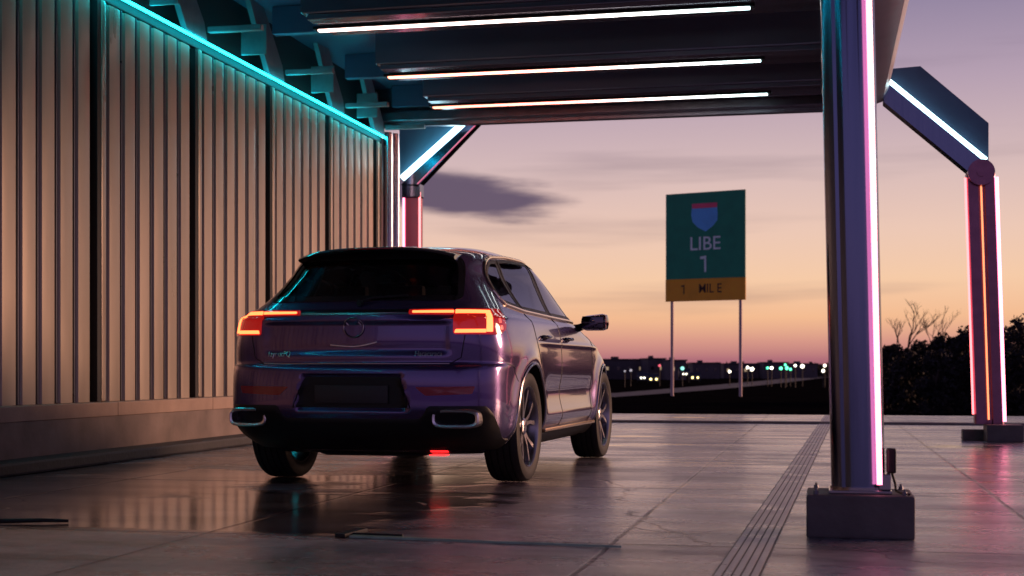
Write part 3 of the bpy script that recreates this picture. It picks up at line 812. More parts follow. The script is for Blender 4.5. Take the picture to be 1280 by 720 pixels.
bmesh.ops.delete(bm, geom=kill, context='FACES')
bm.to_mesh(me); bm.free()
me.polygons.foreach_set('use_smooth', [True]*len(me.polygons)); me.set_sharp_from_angle(angle=R(38))

def part(name, m, fn, parent=car, smooth=40):
    bm = bmesh.new(); fn(bm); return obj(name, bm, m, parent, smooth)
# glazing
g = part('rear_window', M['rglass'], lambda b: patch(b, rear_win, m_rear, REAR, .003, .003, rings=8))
part('frame', M['gloss'], lambda b: patch(b, rear_win, m_rear, REAR, .0055, .002, hole=inset(rear_win, .035)), g)
def heat(b):
    for k in range(7):
        z = 1.33+k*.032; w_ = .56-k*.012
        line(b, [(-w_, z), (w_, z)], m_rear, REAR, .0007, .001, seg=4)
g = part('windscreen', M['glass'], lambda b: patch(b, front_win, m_front, FRONT, .003, .003))
part('frame', M['gloss'], lambda b: patch(b, front_win, m_front, FRONT, .0055, .002, hole=inset(front_win, .04)), g)
for sg in (1, -1):
    mp = m_side(sg); ref = RIGHT if sg > 0 else LEFT
    pil = dens(rounded([(1.15, 1.25), (1.33, 1.242), (1.30, 1.61), (1.12, 1.60)], .01), .03)
    pil2 = dens(rounded([(2.02, 1.232), (2.17, 1.23), (2.14, 1.632), (1.98, 1.636)], .01), .03)
    part('pillar_trim', M['black'], lambda b: patch(b, pil, mp, ref, .0022, .002, rings=3)); part('pillar_trim', M['black'], lambda b: patch(b, pil2, mp, ref, .0022, .002, rings=3))
    for w_ in (win_q, win_r, win_f):
        g = part('side_window', M['glass'], lambda b: patch(b, w_, mp, ref, .003, .003))
        part('frame', M['black'], lambda b: patch(b, w_, mp, ref, .0055, .002, hole=inset(w_, .022)), g)
    tr = rounded([(.79, 1.262), (1.25, 1.228), (2.10, 1.211), (3.50, 1.193), (3.19, 1.405), (2.83, 1.565), (2.52, 1.642), (2.05, 1.652), (1.5, 1.645), (1.05, 1.612), (.82, 1.53)], [.08, .02, .02, .03, .1, .1, .1, .1, .1, .1, .12], 4)
    part('window_trim', M['goldtrim'], lambda b: line(b, tr, mp, ref, .0125, .004, True, 8))
    # doors: shut lines, handles
    d1 = [(1.52, .36), (1.50, .62), (1.30, .86), (1.20, 1.0), (1.235, 1.21)]
    d2 = [(2.10, .36), (2.10, 1.2)]; d3 = [(3.26, .36), (3.34, .8), (3.38, 1.19)]; d4 = [(1.52, .36), (3.26, .36)]
    part('door_seam', M['black'], lambda b: [line(b, d, mp, ref, .0042, -.001, seg=6) for d in (d1, d2, d3, d4)])
    fl = dens(rounded([(.62, .98), (.84, .975), (.84, 1.13), (.62, 1.14)], .04), .04)
    part('fuel_flap' if sg < 0 else 'rear_wing_seam', M['black'], (lambda b: line(b, fl, mp, ref, .0025, -.001, True)) if sg < 0 else (lambda b: line(b, [(.36, .84), (.52, .82), (.585, .72)], mp, ref, .0035, -.001)))
    for hy in (1.42, 2.25):
        def hd(b):
            P_ = []
            for j in range(9):
                t = j/8; yy = hy+.22*t; p = mp(yy, 1.045); o_ = .006+.035*math.sin(math.pi*t)**.35
                P_.append(p+Vector((sg*o_, 0, 0)))
            tube(b, P_, .012, 8)
        part('door_handle', M['gloss'], hd)
    st = dens(rounded([(1.40, .262), (3.42, .262), (3.42, .335), (1.40, .335)], .02), .05)
    part('side_skirt', M['black'], lambda b: patch(b, st, mp, ref, .022, .03))
    part('skirt_trim', M['bronze'], lambda b: box(b, *sorted((sg*.945, sg*1.0)), 1.46, 3.38, .335, .362, .008))
    # arch lips
    def arch(b, wy):
        P_ = []
        for j in range(41):
            a = R(-14)+(math.pi+R(28))*j/40
            yy = wy+.437*math.cos(a); zz = max(.25, WZ+.01+.437*math.sin(a))
            P_.append(mp(yy, zz)+Vector((sg*.002, 0, 0)))
        tube(b, P_, .012, 8)
    for wy in WY: part('arch_trim', M['dchrome'], lambda b: arch(b, wy))
    # door mirror
    mr = bmesh.new()
    vs = box(mr, 0, .27, 2.93, 3.10, 1.155, 1.300, .055)
    for v in mr.verts:
        t = v.co.x/.27; v.co.z += .012*t; v.co.y += -.03*t; 
        v.co.z = 1.23+(v.co.z-1.23)*(1-.16*(1-t))
        v.co.x = sg*(v.co.x*.88+.955); v.co.z -= .035
    if sg < 0: bmesh.ops.reverse_faces(mr, faces=mr.faces)
    mo = obj('door_mirror', mr, M['gloss'], car, 50)
    part('mirror_arm', M['black'], lambda b: tube(b, [(sg*.84, 3.06, 1.150), (sg*.92, 3.04, 1.155), (sg*1.00, 3.02, 1.18)], .036, 10, r2=.03), mo)
    part('mirror_glass', M['mglass'], lambda b: box(b, *sorted((sg*.985, sg*1.165)), 2.893, 2.899, 1.15, 1.25, .002), mo)
# tail lamps
for sg in (1, -1):
    f_ = (lambda p: p) if sg > 0 else mir
    house = f_(dens(rounded([(.66, 1.175), (.66, 1.035), (1.00, 1.035), (1.06, 1.09), (1.05, 1.215), (.92, 1.205), (.39, 1.197), (.40, 1.168)], [.01, .02, .04, .03, .03, .05, .01, .01]), .02))
    ref = REAR
    def hz(b):
        # built as block and bar so that each is star shaped
        patch(b, f_(dens(rounded([(.685, 1.198), (.685, 1.033), (1.03, 1.033), (1.13, 1.08), (1.12, 1.21)], [.02, .02, .04, .04, .03]), .02)), m_wrap, Vector((sg*.4, -1, 0)), .010, .012)
    hs = part('tail_lamp', M['lampglass'], hz)
    part('lamp_bar', M['lampglass'], lambda b: patch(b, f_(dens(rounded([(.385, 1.166), (.682, 1.163), (.682, 1.200), (.385, 1.194)], .01), .02)), m_wrap, REAR, .010, .012, rings=3), hs)
    def ld(b):
        q = Vector((sg*.4, -1, 0))
        for pl in ([(.41, 1.175), (.685, 1.173), (.685, 1.188), (.41, 1.187)], [(.694, 1.170), (.96, 1.170), (.96, 1.191), (.694, 1.191)],
                   [(.905, 1.050), (.955, 1.050), (.962, 1.169), (.912, 1.169)], [(.694, 1.043), (.903, 1.045), (.903, 1.068), (.70, 1.066)]):
            patch(b, f_(dens(rounded(pl, .004, 2), .02)), m_wrap, q, .013, .004, rings=3)
    part('light_strip', M['lampline'], ld, hs)
    part('lamp_accent', emat('lamp_accent', (1, .04, .03), .9), lambda b: [patch(b, f_(dens(rounded([(a, c_), (a+.035, c_), (a+.035, c_+.03), (a, c_+.03)], .01), .02)), m_wrap, Vector((sg*.8, -1, 0)), .013, .003, rings=3) for a, c_ in ((1.02, 1.11), (1.03, 1.065))], hs)
    part('reflector', M['reflector'], lambda b: patch(b, f_(dens(rounded([(.46, .685), (.86, .690), (.84, .640), (.53, .628)], .012), .02)), m_wrap, Vector((sg*.3, -1, 0)), .004, .005, rings=4))
# chrome bar, badge, wing, lettering
part('chrome_bar', M['dchrome'], lambda b: patch(b, dens(rounded([(-.383, 1.166), (.383, 1.166), (.383, 1.178), (-.383, 1.178)], .003), .03), m_rear, REAR, .009, .010, rings=3))
part('bar_panel', M['gloss'], lambda b: patch(b, dens(rounded([(-.383, 1.179), (.383, 1.179), (.383, 1.198), (-.383, 1.198)], .003), .03), m_rear, REAR, .006, .008, rings=3))
def ring_(b):
    pts = [(.070*math.cos(2*math.pi*k/40), 1.082+.066*math.sin(2*math.pi*k/40)) for k in range(40)]
    tube(b, [m_rear(u_, z_)+Vector((0, -.008, 0)) for u_, z_ in pts], .0052, 8, True)
    for (u_, z_) in ((-.052, 1.115), (.035, 1.118)):
        tube(b, [m_rear(u_, z_)+Vector((0, -.006, 0)), m_rear(u_+.014, z_-.02)+Vector((0, -.006, 0))], .005, 6)
bd = part('round_badge', M['dchrome'], ring_)
part('badge_disc', M['paint'], lambda b: patch(b, [(.062*math.cos(2*math.pi*k/32), 1.082+.058*math.sin(2*math.pi*k/32)) for k in range(32)], m_rear, REAR, .004, .006, rings=4), bd)
part('wing_badge', M['letter'], lambda b: tube(b, [m_rear(u_, .955+.022*abs(u_/.165)**1.6*(1.3 if u_ > 0 else .5))+Vector((0, -.008, 0)) for u_ in [(-.165+.33*k/20) for k in range(21)]], .0052, 6))
def let(s, u0, z0, size, sx):
    def f(b):
        text_bm(b, s, size, lambda x, y, z: m_rear(x+u0, y+z0)+Vector((0, -.004-(.003 if z > 0 else 0), 0)), .01, 0, sx)
    return f
part('left_script', M['letter'], let('1ayr ucPQ', -.545, .905, .052, .78))
part('right_script', M['letter'], let('Hacacsraca', .52, .905, .050, .82))
part('small_script', M['dchrome'], let('Rau', .50, .815, .028, 1.1))
part('hatch_trim', M['dchrome'], lambda b: line(b, [(-.66, .838), (.66, .838)], m_rear, REAR, .0045, .002, seg=6))
part('hatch_seam', M['black'], lambda b: line(b, [(-.66, .838), (-.735, .88), (-.76, 1.03)], m_rear, REAR, .004, -.001))
part('hatch_seam', M['black'], lambda b: line(b, [(.66, .838), (.735, .88), (.76, 1.03)], m_rear, REAR, .004, -.001))
part('plate_surround', M['black'], lambda b: patch(b, dens(rounded([(-.335, .752), (.335, .752), (.42, .545), (-.42, .545)], .012), .02), m_rear, REAR, .004, .004, rings=14))
part('plate', M['plate'], lambda b: box(b, -.26, .26, .012, .019, .575, .695, .004))
# dark lower bumper with raised ends round the exhausts
def lowb(b):
    cols = 120; sm = 1.28; rows = 12; grid_ = []
    for i in range(cols+1):
        u_ = -sm+2*sm*i/cols; a = abs(u_)
        ztop = .475+.085*float(sst(a, .46, .56))-.23*float(sst(a, .93, 1.10))
        col_ = []
        for j in range(rows+1):
            z_ = .262+(ztop-.262)*j/rows
            q = m_wrap(u_, z_); n_ = norm(m_wrap, u_ if abs(u_) > .01 else .01, z_, Vector((u_*.8, -1, 0)))
            col_.append(b.verts.new(q+n_*(.009 if j < rows else .0)))
        grid_.append(col_)
    for i in range(cols):
        for j in range(rows): b.faces.new((grid_[i][j], grid_[i+1][j], grid_[i+1][j+1], grid_[i][j+1]))
    bmesh.ops.recalc_face_normals(b, faces=b.faces)
    if sum(f.normal.y for f in b.faces) > 0: bmesh.ops.reverse_faces(b, faces=b.faces)
part('lower_bumper', M['black'], lowb)
for sg in (1, -1):
    cx_ = .715 if sg > 0 else -.765; cz_ = .478; kx_ = 1 if sg > 0 else .86
    def stad(k_, hw_, hh_): 
        o_ = []
        for a in range(k_):
            t = 2*math.pi*a/k_; c_, s_ = math.cos(t), math.sin(t)
            o_.append((math.copysign(abs(c_)**.45, c_)*hw_, math.copysign(abs(s_)**.62, s_)*hh_))
        return o_
    def ex_(b):
        y0 = m_rear(cx_, cz_).y-.05
        lp = [(stad(48, .160, .064), y0+.20), (stad(48, .160, .064), y0+.008), (stad(48, .152, .056), y0), (stad(48, .138, .043), y0+.004), (stad(48, .130, .038), y0+.03), (stad(48, .128, .036), y0+.16)]
        rg = [[b.verts.new((cx_+p[0]*kx_, yy+abs(p[0]+(.0))*.0+.14*max(0, (p[0]*sg))*.6, cz_+p[1])) for p in l_] for l_, yy in lp]
        for a, c_ in zip(rg, rg[1:]):
            for i in range(48): b.faces.new((a[i], a[(i+1) % 48], c_[(i+1) % 48], c_[i]))
        bmesh.ops.recalc_face_normals(b, faces=b.faces)
    e_ = part('exhaust', M['exh'], ex_)
    part('exhaust_inside', M['black'], lambda b: b.faces.new([b.verts.new((cx_+p[0]*kx_, m_rear(cx_, cz_).y+.03+.084*max(0, p[0]*sg), cz_+p[1])) for p in stad(48, .131, .039)]), e_)
# roof spoiler
def spo(b):
    rows = []
    for i in range(41):
        u_ = -.575+1.15*i/40; t = abs(u_)/.575; dr_ = .055*t**3
        yb = .395+.09*t*t*t
        rows.append([b.verts.new(v) for v in ((u_, yb+.21, 1.666-dr_), (u_, yb+.03, 1.648-dr_), (u_, yb, 1.630-dr_), (u_, yb+.015, 1.618-dr_), (u_, yb+.16, 1.600-dr_))])
    for a, c_ in zip(rows, rows[1:]):
        for j in range(4): b.faces.new((a[j], a[j+1], c_[j+1], c_[j]))
        b.faces.new((a[4], a[0], c_[0], c_[4]))
    b.faces.new(rows[0]); b.faces.new(rows[-1][::-1]); bmesh.ops.recalc_face_normals(b, faces=b.faces)
sp_ = part('spoiler', M['gloss'], spo, car, 50)
part('brake_light', M['reflector'], lambda b: box(b, -.16, .16, .392, .402, 1.6325, 1.640, .002), sp_)
part('wiper', M['black'], lambda b: (tube(b, [m_rear(.02, 1.255)+Vector((0, -.02, 0)), m_rear(.10, 1.285)+Vector((0, -.022, 0)), m_rear(.34, 1.30)+Vector((0, -.02, 0))], .008, 6), tube(b, [m_rear(.02, 1.245), m_rear(.02, 1.25)+Vector((0, -.03, 0))], .022, 10)))
part('red_glow_bar', emat('glow_bar_red', (1, .02, .02), 3.5), lambda b: box(b, .43, .55, .38, .46, .211, .219, .003))  # added red emitter that makes the red glow under the bumper
# cabin
def seat_(b, x, y, w_=.5):
    box(b, x-w_/2, x+w_/2, y, y+.5, .62, .78, .05)
    box(b, x-w_/2, x+w_/2, y-.12, y+.04, .72, 1.30, .06, Matrix.Translation((0, y, .72)) @ Matrix.Rotation(R(12), 4, 'X') @ Matrix.Translation((0, -y, -.72)))
    box(b, x-.13, x+.13, y-.24, y-.15, 1.33, 1.50, .035)
cab = part('cabin', M['cabin'], lambda b: (box(b, -.80, .80, .55, 3.5, .50, .56), box(b, -.78, .78, .5, 1.35, 1.12, 1.15, .01), box(b, -.78, .78, 3.05, 3.45, .9, 1.17, .04)), smooth=None)
for x_, y_ in ((-.38, 2.15), (.38, 2.15)): part('seat', M['seat'], lambda b: seat_(b, x_, y_), cab)
def bench(b):
    box(b, -.68, .68, 1.35, 1.85, .62, .80, .05); box(b, -.68, .68, 1.22, 1.36, .75, 1.27, .05)
    for x_ in (-.45, 0, .45): box(b, x_-.12, x_+.12, 1.20, 1.29, 1.29, 1.43, .03)
part('rear_bench', M['seat'], bench, cab)
part('steering_wheel', M['black'], lambda b: tube(b, [(-.38+.18*math.cos(a), 2.85+.05*math.sin(a), 1.08+.18*math.sin(a)) for a in [2*math.pi*k/28 for k in range(28)]], .016, 8, True), cab)
part('inner_mirror', M['black'], lambda b: box(b, -.12, .12, 2.72, 2.75, 1.48, 1.54, .01), cab)
part('axle', M['black'], lambda b: (box(b, -.62, .62, .86, 1.10, .30, .48, .04), box(b, -.5, .5, 1.3, 4.3, .19, .22), box(b, -.4, .4, .42, .75, .20, .34, .05)), smooth=None)
# wheels
def tyre(b):
    pr = [(-.115, .285), (-.128, .31), (-.132, .35), (-.122, .378), (-.104, .390)]
    for k in range(4):
        x_ = -.070+k*.0467
        pr += [(x_-.006, .394), (x_-.005, .384), (x_+.005, .384), (x_+.006, .394)]
    pr += [(.104, .390), (.122, .378), (.132, .35), (.128, .31), (.115, .285)]
    lathe_x(b, pr, 72, closed=True)
def rim(b):
    lathe_x(b, [(-.11, .275), (-.115, .292), (.115, .292), (.121, .286), (.112, .276), (.095, .268), (-.06, .255), (-.09, .262)], 72)
def spokes(b):
    # five pairs of blades that fork towards the rim
    for k in range(5):
        for s_ in (-1, 1):
            a0 = 2*math.pi*k/5+s_*.10; a1 = 2*math.pi*k/5+s_*.30
            P_ = [Vector((.075, .05*math.cos(a0), .05*math.sin(a0))), Vector((.088, .15*math.cos((a0*.6+a1*.4)), .15*math.sin((a0*.6+a1*.4)))), Vector((.098, .275*math.cos(a1), .275*math.sin(a1)))]
            n_ = Vector((1, 0, 0)); prev = None
            for j, p in enumerate(P_):
                d = Vector((0, p.y, p.z)).normalized(); w_ = n_.cross(d)*(.022, .015, .020)[j]
                q = [b.verts.new(v) for v in (p-w_-n_*.028, p-w_*.8, p+w_*.8, p+w_-n_*.028)]
                if prev:
                    for m_ in range(4): b.faces.new((prev[m_], prev[(m_+1) % 4], q[(m_+1) % 4], q[m_]))
                else: b.faces.new(q[::-1])
                prev = q
            b.faces.new(prev)
    bmesh.ops.recalc_face_normals(b, faces=b.faces)
def hub(b): lathe_x(b, [(.0, .001), (.0, .062), (.082, .062), (.09, .05), (.094, .03), (.095, .001)], 32, closed=False)
def disc(b): lathe_x(b, [(-.02, .05), (-.02, .175), (.005, .175), (.005, .05)], 48); box(b, -.05, .03, -.17, -.09, -.09, .11, .015)
W0 = None
for wy in WY:
    for sg in (1, -1):
        if W0 is None:
            w_ = part('wheel', M['rubber'], tyre, car, 35); W0 = w_; w_.name = 'wheel'
            part('rim', M['alloy'], rim, w_, 35); part('spokes', M['alloy'], spokes, w_, None); part('hub_cap', M['dchrome'], hub, w_, 35); part('brake_disc', M['brake'], disc, w_, 35)
        else:
            w_ = W0.copy(); C.objects.link(w_); w_.parent = car
            for ch in list(W0.children):
                c_ = ch.copy(); C.objects.link(c_); c_.parent = w_
        w_.location = (sg*.868, wy, WZ); w_.rotation_euler = (0 if sg > 0 else .4, 0, 0 if sg > 0 else math.pi)
        if wy == WY[0] and sg > 0: w_.rotation_euler = (.35, 0, 0)


# ------------------------------------------------------------------ highway sign
ZS = 78.0
pA, pB = world(832.5, 376, ZS*1.015), world(932, 376, ZS*.985)
mid = (pA+pB)/2; wS = (Vector((pB.x, pB.y))-Vector((pA.x, pA.y))).length
yaw = math.atan2(pB.y-pA.y, pB.x-pA.x)
gz = ground_z(mid.x, mid.y)
sign = thing('highway_sign', 'green road sign with blue shield and orange lower band on two thin posts', 'road sign', (mid.x, mid.y, gz), yaw)
zb = mid.z-gz; u = ZS/F
top = zb+136*u; band = zb+28*u; hw = wS/2
def sgrain(name, c, **k): return mat(name, c, .5, 0, noise=.12, nscale=1.5, bump=.05, bscale=8, **k)
bm = bmesh.new(); box(bm, -hw, hw, -.03, .03, band, top, .01); pan = obj('sign_panel', bm, sgrain('sign_green', (.004, .30, .15)), sign)
bm = bmesh.new(); box(bm, -hw-.01, hw+.01, -.045, .04, zb, band-.003, .01); obj('lower_band', bm, sgrain('sign_orange', (1.0, .46, .015)), sign)
for s_ in (-1, 1):
    bm = bmesh.new(); tube(bm, [(s_*hw*.86, .10, -.4), (s_*hw*.86, .10, top-.3)], .09, 10); obj('post', bm, mat('sign_post', (.42, .34, .36), .5, .5), sign, 50)
def SP(xp, yp, zo=0):  # photo pixel on the sign face -> local
    return ((xp-882)*u*hw*2/(100*u), -.034-zo, zb+(376-yp)*u)
bm = bmesh.new()
shp = [(866, 255), (897, 255), (898, 268), (897.5, 276), (892, 283), (883, 289.5), (873, 284), (866.5, 277), (864.5, 268)]
prism(bm, shp, lambda x, y: SP(x, y, 0), lambda x, y: SP(x, y, .01)); obj('shield', bm, sgrain('shield_blue', (.14, .58, 1.0)), sign)
bm = bmesh.new()
prism(bm, [(865.5, 254), (897.5, 254), (897.2, 260), (866, 260)], lambda x, y: SP(x, y, .011), lambda x, y: SP(x, y, .016)); obj('shield_band', bm, sgrain('shield_red', (1, .12, .22)), sign)
wt = mat('sign_lettering', (.80, 1.0, .90), .5)
bm = bmesh.new()
text_bm(bm, 'LIBE', 24*u, lambda x, y, z: (x, -.036+z*0-(.006 if z > 0 else 0), zb+(376-305)*u+y), .006, .018*u*8, .98)
def one(bm, xc, yt, yb, w_, dy_):
    p_ = [(xc-w_*.1, yb), (xc+w_*.5, yb), (xc+w_*.5, yt), (xc-w_*1.3, yt+w_*.25), (xc-w_*1.3, yt+w_*1.05), (xc-w_*.1, yt+w_*.95)]
    prism(bm, p_, lambda x, y: SP(x, y, dy_), lambda x, y: SP(x, y, dy_+.006))
one(bm, 881.5, 319.5, 340, 4.2, .003)
obj('lettering', bm, wt, sign)
bm = bmesh.new()
one(bm, 855, 355.5, 367, 2.2, .016)
text_bm(bm, 'MIL E', 16*u, lambda x, y, z: (x+7*u, -.05-(.006 if z > 0 else 0), zb+(376-361)*u+y), .006, .012*u*8, .85)
obj('band_lettering', bm, mat('band_ink', (.07, .03, .012), .6), sign)

# ------------------------------------------------------------------ far town
random.seed(21)
M['town'] = mat('far_wall', (.09, .075, .085), .8, noise=.3, nscale=.3)
M['townroof'] = mat('far_roof', (.05, .045, .05), .8)
M['pole'] = mat('pole_metal', (.02, .02, .02), .5, .5)
lampmats = {'w': emat('lamp_white', (1, .92, .72), 6), 'y': emat('lamp_yellow', (1, .78, .28), 6), 'g': emat('lamp_green', (.10, 1, .50), 3.5), 't': emat('lamp_teal', (.3, .9, .75), 1.6), 'r': emat('lamp_red', (1, .12, .18), 1.2), 'd': emat('lamp_dim', (.75, .7, .8), .7)}
glow = {'w': 'white', 'y': 'yellow', 'g': 'green', 't': 'teal', 'r': 'red', 'd': 'dim'}
where = {782: 'farthest left, over the low sheds', 786: 'just right of the leftmost pair', 824: 'beside the sign’s left post', 853: 'right of the sign’s left post', 912: 'just left of the sign’s right post'}
lamps = [(781, 464, 'd', 1.5), (788.5, 463, 'd', 2), (824.5, 457, 'r', 2.2), (853, 460.5, 't', 3), (912, 464.5, 'w', 2.2), (934.5, 459.5, 'w', 2.2), (940, 461.5, 'w', 3), (959.5, 460, 'g', 1.9), (964.5, 460, 'w', 2.4),
         (976, 460.5, 'g', 2.6), (981.5, 456, 'g', 1.8), (983, 460, 'g', 3.0), (988, 461.5, 'g', 2), (994, 457, 'w', 2), (1003, 457.8, 'w', 3), (1029, 463.5, 'w', 2.4), (1031, 457, 'w', 2.2)]
desc = ['faint lamp above the distant sheds, leftmost of the town lights', 'faint lamp second from the left among the town lights', 'dim red lamp just left of the sign’s left post', 'teal lamp just right of the sign’s left post',
        'small white street lamp left of the sign’s right post', 'small white lamp right of the sign’s right post, upper of two', 'bright white lamp right of the sign’s right post, lower of two',
        'green lamp left of a white one, midway along the far road', 'white lamp between green lamps along the far road', 'green lamp at the left of the tight green cluster', 'tiny green lamp at the top of the green cluster',
        'large green lamp in the middle of the green cluster', 'small green lamp at the right of the green cluster', 'small pale lamp between the green cluster and the bright one', 'bright white lamp right of the green cluster',
        'white lamp beside the near column, lower of two', 'white lamp beside the near column, upper of two']
for (px, py, c, r_), ds in zip(lamps, desc):
    Z = random.uniform(150, 185); p = world(px, py, Z); g = ground_z(p.x, p.y); rad = r_*Z/F*.8
    t = thing('street_lamp', ds, 'street lamp', (p.x, p.y, g), 0, 'lamps of the far town')
    bm = bmesh.new(); tube(bm, [(0, 0, -.1), (0, 0, p.z-g-rad*.6)], .05, 6); obj('pole', bm, M['pole'], t)
    bm = bmesh.new(); bmesh.ops.create_icosphere(bm, subdivisions=2, radius=rad, matrix=Matrix.Translation((0, 0, p.z-g))); obj('lamp_globe', bm, lampmats[c], t, 80)
# oncoming cars: two headlights each
def far_car(pxc, py, sep, label, c='y', rad=2.2):
    Z = 205; p = world(pxc, py, Z); g = ground_z(p.x, p.y)
    t = thing('distant_car', label, 'car', (p.x, p.y, g), TH*.6, 'distant cars with headlights on')
    h = p.z-g; k = sep*Z/F/2; w_ = max(.8, k+.2)
    bm = bmesh.new()
    prism(bm, [(0, h-.35), (0, h+.18), (1.1, h+.35), (1.7, h+.8), (3.3, h+.8), (4.1, h+.35), (4.3, h-.35)], lambda y, z: (-w_, y, z), lambda y, z: (w_, y, z))
    obj('body', bm, mat('far_car_paint', (.04, .04, .05), .4, .3), t)
    for sx_ in (-1, 1):
        for yy in (.8, 3.5):
            bm = bmesh.new(); lathe_x(bm, [(-.1, .02), (-.1, .32), (.1, .32), (.1, .02)], 14); bmesh.ops.translate(bm, vec=(sx_*w_*.92, yy, max(.3, h-.45)), verts=bm.verts); obj('wheel', bm, M['rubber'], t)
        bm = bmesh.new(); bmesh.ops.create_icosphere(bm, subdivisions=2, radius=rad*Z/F*.62, matrix=Matrix.Translation((sx_*k, -.05, h)) @ Matrix.Diagonal((1, .4, 1, 1))); obj('headlight', bm, lampmats[c], t, 80)
far_car(817, 474, 7, 'distant car facing us with yellow headlights, left of the sign posts')
far_car(803.5, 472.3, 4, 'distant car facing us, leftmost pair of headlights', 'w', 1.8)
far_car(856, 467.5, 4, 'distant car facing us, dim lights right of the sign’s left post', 'w', 1.7)
far_car(869, 472, 6.5, 'distant car facing us with warm headlights between the sign posts', 'y', 1.9)
# low buildings
bl = [(700, 742, 447, 300, 'long flat-roofed shed hidden mostly behind the car, far away'), (752, 808, 448.5, 310, 'long low flat building at the left end of the skyline'), (810, 832, 447.5, 300, 'small square building behind the sign’s left post'),
      (836, 858, 449.5, 290, 'low building with a flat roof just right of the sign’s left post'), (866, 900, 453, 330, 'low grey building between the sign posts on the skyline'), (905, 948, 454, 340, 'low wide building behind the sign’s right post'), (955, 985, 452.5, 330, 'low building behind the green lamps'), (990, 1022, 454, 350, 'low building behind the bright white lamp near the column')]
winm = emat('far_window', (1, .7, .4), .35)
for x0, x1, yt, Z, ds in bl:
    p = world((x0+x1)/2, 462, Z); g = ground_z(p.x, p.y); w_ = (x1-x0)/2*Z/F; h = HC+(HY-yt)/F*Z-g
    t = thing('far_building', ds, 'building', (p.x, p.y, g), TH+random.uniform(-.1, .1), 'low buildings of the far town')
    bm = bmesh.new(); box(bm, -w_, w_, 0, 9, -.3, h-.25); obj('wall', bm, M['town'], t)
    bm = bmesh.new(); box(bm, -w_-.2, w_+.2, -.3, 9.3, h-.248, h); box(bm, -w_*.5, -w_*.2, 2, 5, h, h+.5); obj('roof', bm, M['townroof'], t)
    k = max(2, int(w_))
    for q in range(k):
        xx = -w_+2*w_*(q+.5)/k
        bm = bmesh.new(); box(bm, xx-.3, xx+.3, -.04, -.002, h*.45, h*.45+.7); obj('window', bm, winm if random.random() < .3 else M['gloss'], t)

# ------------------------------------------------------------------ trees
M['leaf'] = mat('dark_leaves', (.014, .012, .011), .8, noise=.4, nscale=2)
M['bark'] = mat('bark', (.05, .038, .032), .9)
def leaves(bm, c, rx, ry, rz, n_, s):
    for _ in range(n_):
        while True:
            v = Vector((random.uniform(-1, 1), random.uniform(-1, 1), random.uniform(-1, 1)))
            if v.length < 1 and v.length > .15: break
        p = Vector((c[0]+v.x*rx, c[1]+v.y*ry, c[2]+v.z*rz))
        a = Vector((random.gauss(0, 1), random.gauss(0, 1), random.gauss(0, 1))).normalized()
        b = a.cross(Vector((random.gauss(0, 1), random.gauss(0, 1), random.gauss(0, 1)))).normalized()
        q = s*random.uniform(.4, 1.7)
        vs = [bm.verts.new(p+a*q), bm.verts.new(p+b*q*.5), bm.verts.new(p-a*q), bm.verts.new(p-b*q*.5)]
        bm.faces.new(vs)
def branch(bm, p, d, L, r_, depth, spread=.5):
    e = p+d*L; m_ = p+d*L*.5+Vector((random.gauss(0, .05), random.gauss(0, .05), 0))*L
    tube(bm, [p, m_, e], r_, 5, r2=r_*.6, caps=False)
    if depth == 0: return
    for _ in range(random.choice((2, 3))):
        nd = (d+Vector((random.gauss(0, spread), random.gauss(0, spread), random.uniform(-.05, .45)))).normalized()
        branch(bm, p+d*L*random.uniform(.55, 1), nd, L*random.uniform(.6, .85), r_*.6, depth-1, spread)
def tree(px, ytop, Z, wpx, ds, ybase=462, group='dark leafy trees behind the columns'):
    Z = 40+(Z-66)*.8
    p = world(px, ytop, Z); g = ground_z(p.x, p.y); H = p.z-g; rx = wpx/2*Z/F
    t = thing('leafy_tree', ds, 'tree', (p.x, p.y, g), random.uniform(0, 6), group)
    bm = bmesh.new(); tube(bm, [(0, 0, -.2), (.05, 0, H*.3), (0, .1, H*.7)], .16, 7, r2=.05)
    for k in range(6):
        a = random.uniform(0, 6.28); z0 = H*random.uniform(.2, .6)
        tube(bm, [(0, 0, z0), (math.cos(a)*rx*.7, math.sin(a)*rx*.7, z0+H*.2)], .06, 5, r2=.02)
    obj('trunk', bm, M['bark'], t)
    bm = bmesh.new()
    for k in range(34):
        a = random.uniform(0, 6.28); q = random.uniform(0, 1)**.5; hz = random.uniform(.03, .86)
        w_ = math.sqrt(max(.05, 1-(max(0, hz-.35)/.6)**2))
        rr = random.uniform(.25, .42)*rx
        leaves(bm, (math.cos(a)*q*rx*.72*w_, math.sin(a)*q*rx*.72*w_, hz*H), rr, rr, min(rr, H*.16), 120, .11*(Z/80))
    leaves(bm, (0, 0, H*.9), rx*.35, rx*.35, H*.1, 80, .10*(Z/80))
    obj('crown', bm, M['leaf'], t)
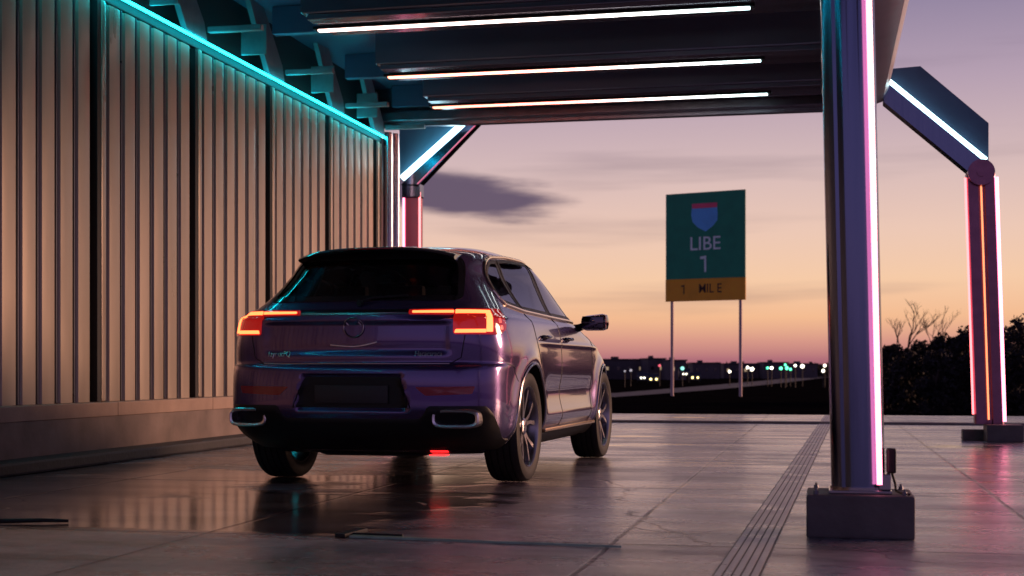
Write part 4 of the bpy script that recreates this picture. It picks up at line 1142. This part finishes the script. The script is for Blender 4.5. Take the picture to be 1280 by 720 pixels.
tl = [(1084, 432, 84, 60, 'dark rounded tree just behind the near column’s foot end'), (1118, 428, 88, 62, 'dark bushy tree beneath the bare tree'), (1150, 424, 90, 60, 'dark broad tree midway between the two right columns'), (1180, 415, 86, 58, 'dark tree with uneven top left of the far right column'),
      (1207, 405, 82, 60, 'tall dark tree directly behind the far right column'), (1243, 404, 84, 60, 'dark tree just right of the far right column'), (1276, 392, 78, 76, 'tallest dark leafy tree at the right edge'), (1310, 396, 80, 70, 'dark tree cut by the right edge of the photo'), (1095, 437, 70, 44, 'low dark bush beside the near column'), (1135, 438, 68, 60, 'low dark bush in front of the bare tree'), (1172, 436, 66, 60, 'low dark bush left of the far right column’s base'), (1225, 432, 66, 70, 'low dark bush behind the far right column’s base'), (1270, 430, 66, 60, 'low dark bush at the right edge')]
for a in tl: tree(*a)
for px, yt, Z, ds in ((1134, 362, 86, 'tallest bare tree with arching twigs right of the near column'), (1120, 385, 92, 'smaller bare tree close to the near column'), (1170, 388, 96, 'faint bare tree between the two right columns')):
    p = world(px, yt, Z); g = ground_z(p.x, p.y); H = p.z-g
    t = thing('bare_tree', ds, 'tree', (p.x, p.y, g), 0, 'bare trees above the dark thicket')
    bm = bmesh.new(); tube(bm, [(0, 0, -.2), (.05, 0, H*.3)], .11, 7, r2=.08); obj('trunk', bm, M['bark'], t)
    bm = bmesh.new(); branch(bm, Vector((.05, 0, H*.3)), Vector((.05, 0, 1)), H*.26, .07, 5, .42); obj('branches', bm, M['bark'], t)
# far tree line that reads as one mass
random.seed(5); bm = bmesh.new()
for k in range(260):
    px = random.uniform(690, 1062); Z = random.uniform(360, 420); p = world(px, 462, Z); g = ground_z(p.x, p.y)
    h = (HC+random.uniform(7.0, 9.5)*Z/F-g)*random.uniform(.8, 1.05)
    leaves(bm, (p.x, p.y, g+h*.5), 2.2, 2.2, h*.5, 70, .45)
o = obj('tree_line', bm, M['leaf']); tag(o, 'distant dark tree line along the horizon behind the town', 'tree line', None, 'stuff')

# ------------------------------------------------------------------ render settings
S.view_settings.view_transform = 'Standard'; S.view_settings.look = 'None'; S.view_settings.exposure = 0; S.view_settings.gamma = 1
S.render.engine = 'CYCLES'
S.cycles.use_denoising = True
S.cycles.max_bounces = 7; S.cycles.diffuse_bounces = 3; S.cycles.glossy_bounces = 4; S.cycles.transparent_max_bounces = 12
S.cycles.sample_clamp_indirect = 8
S.cycles.use_adaptive_sampling = True
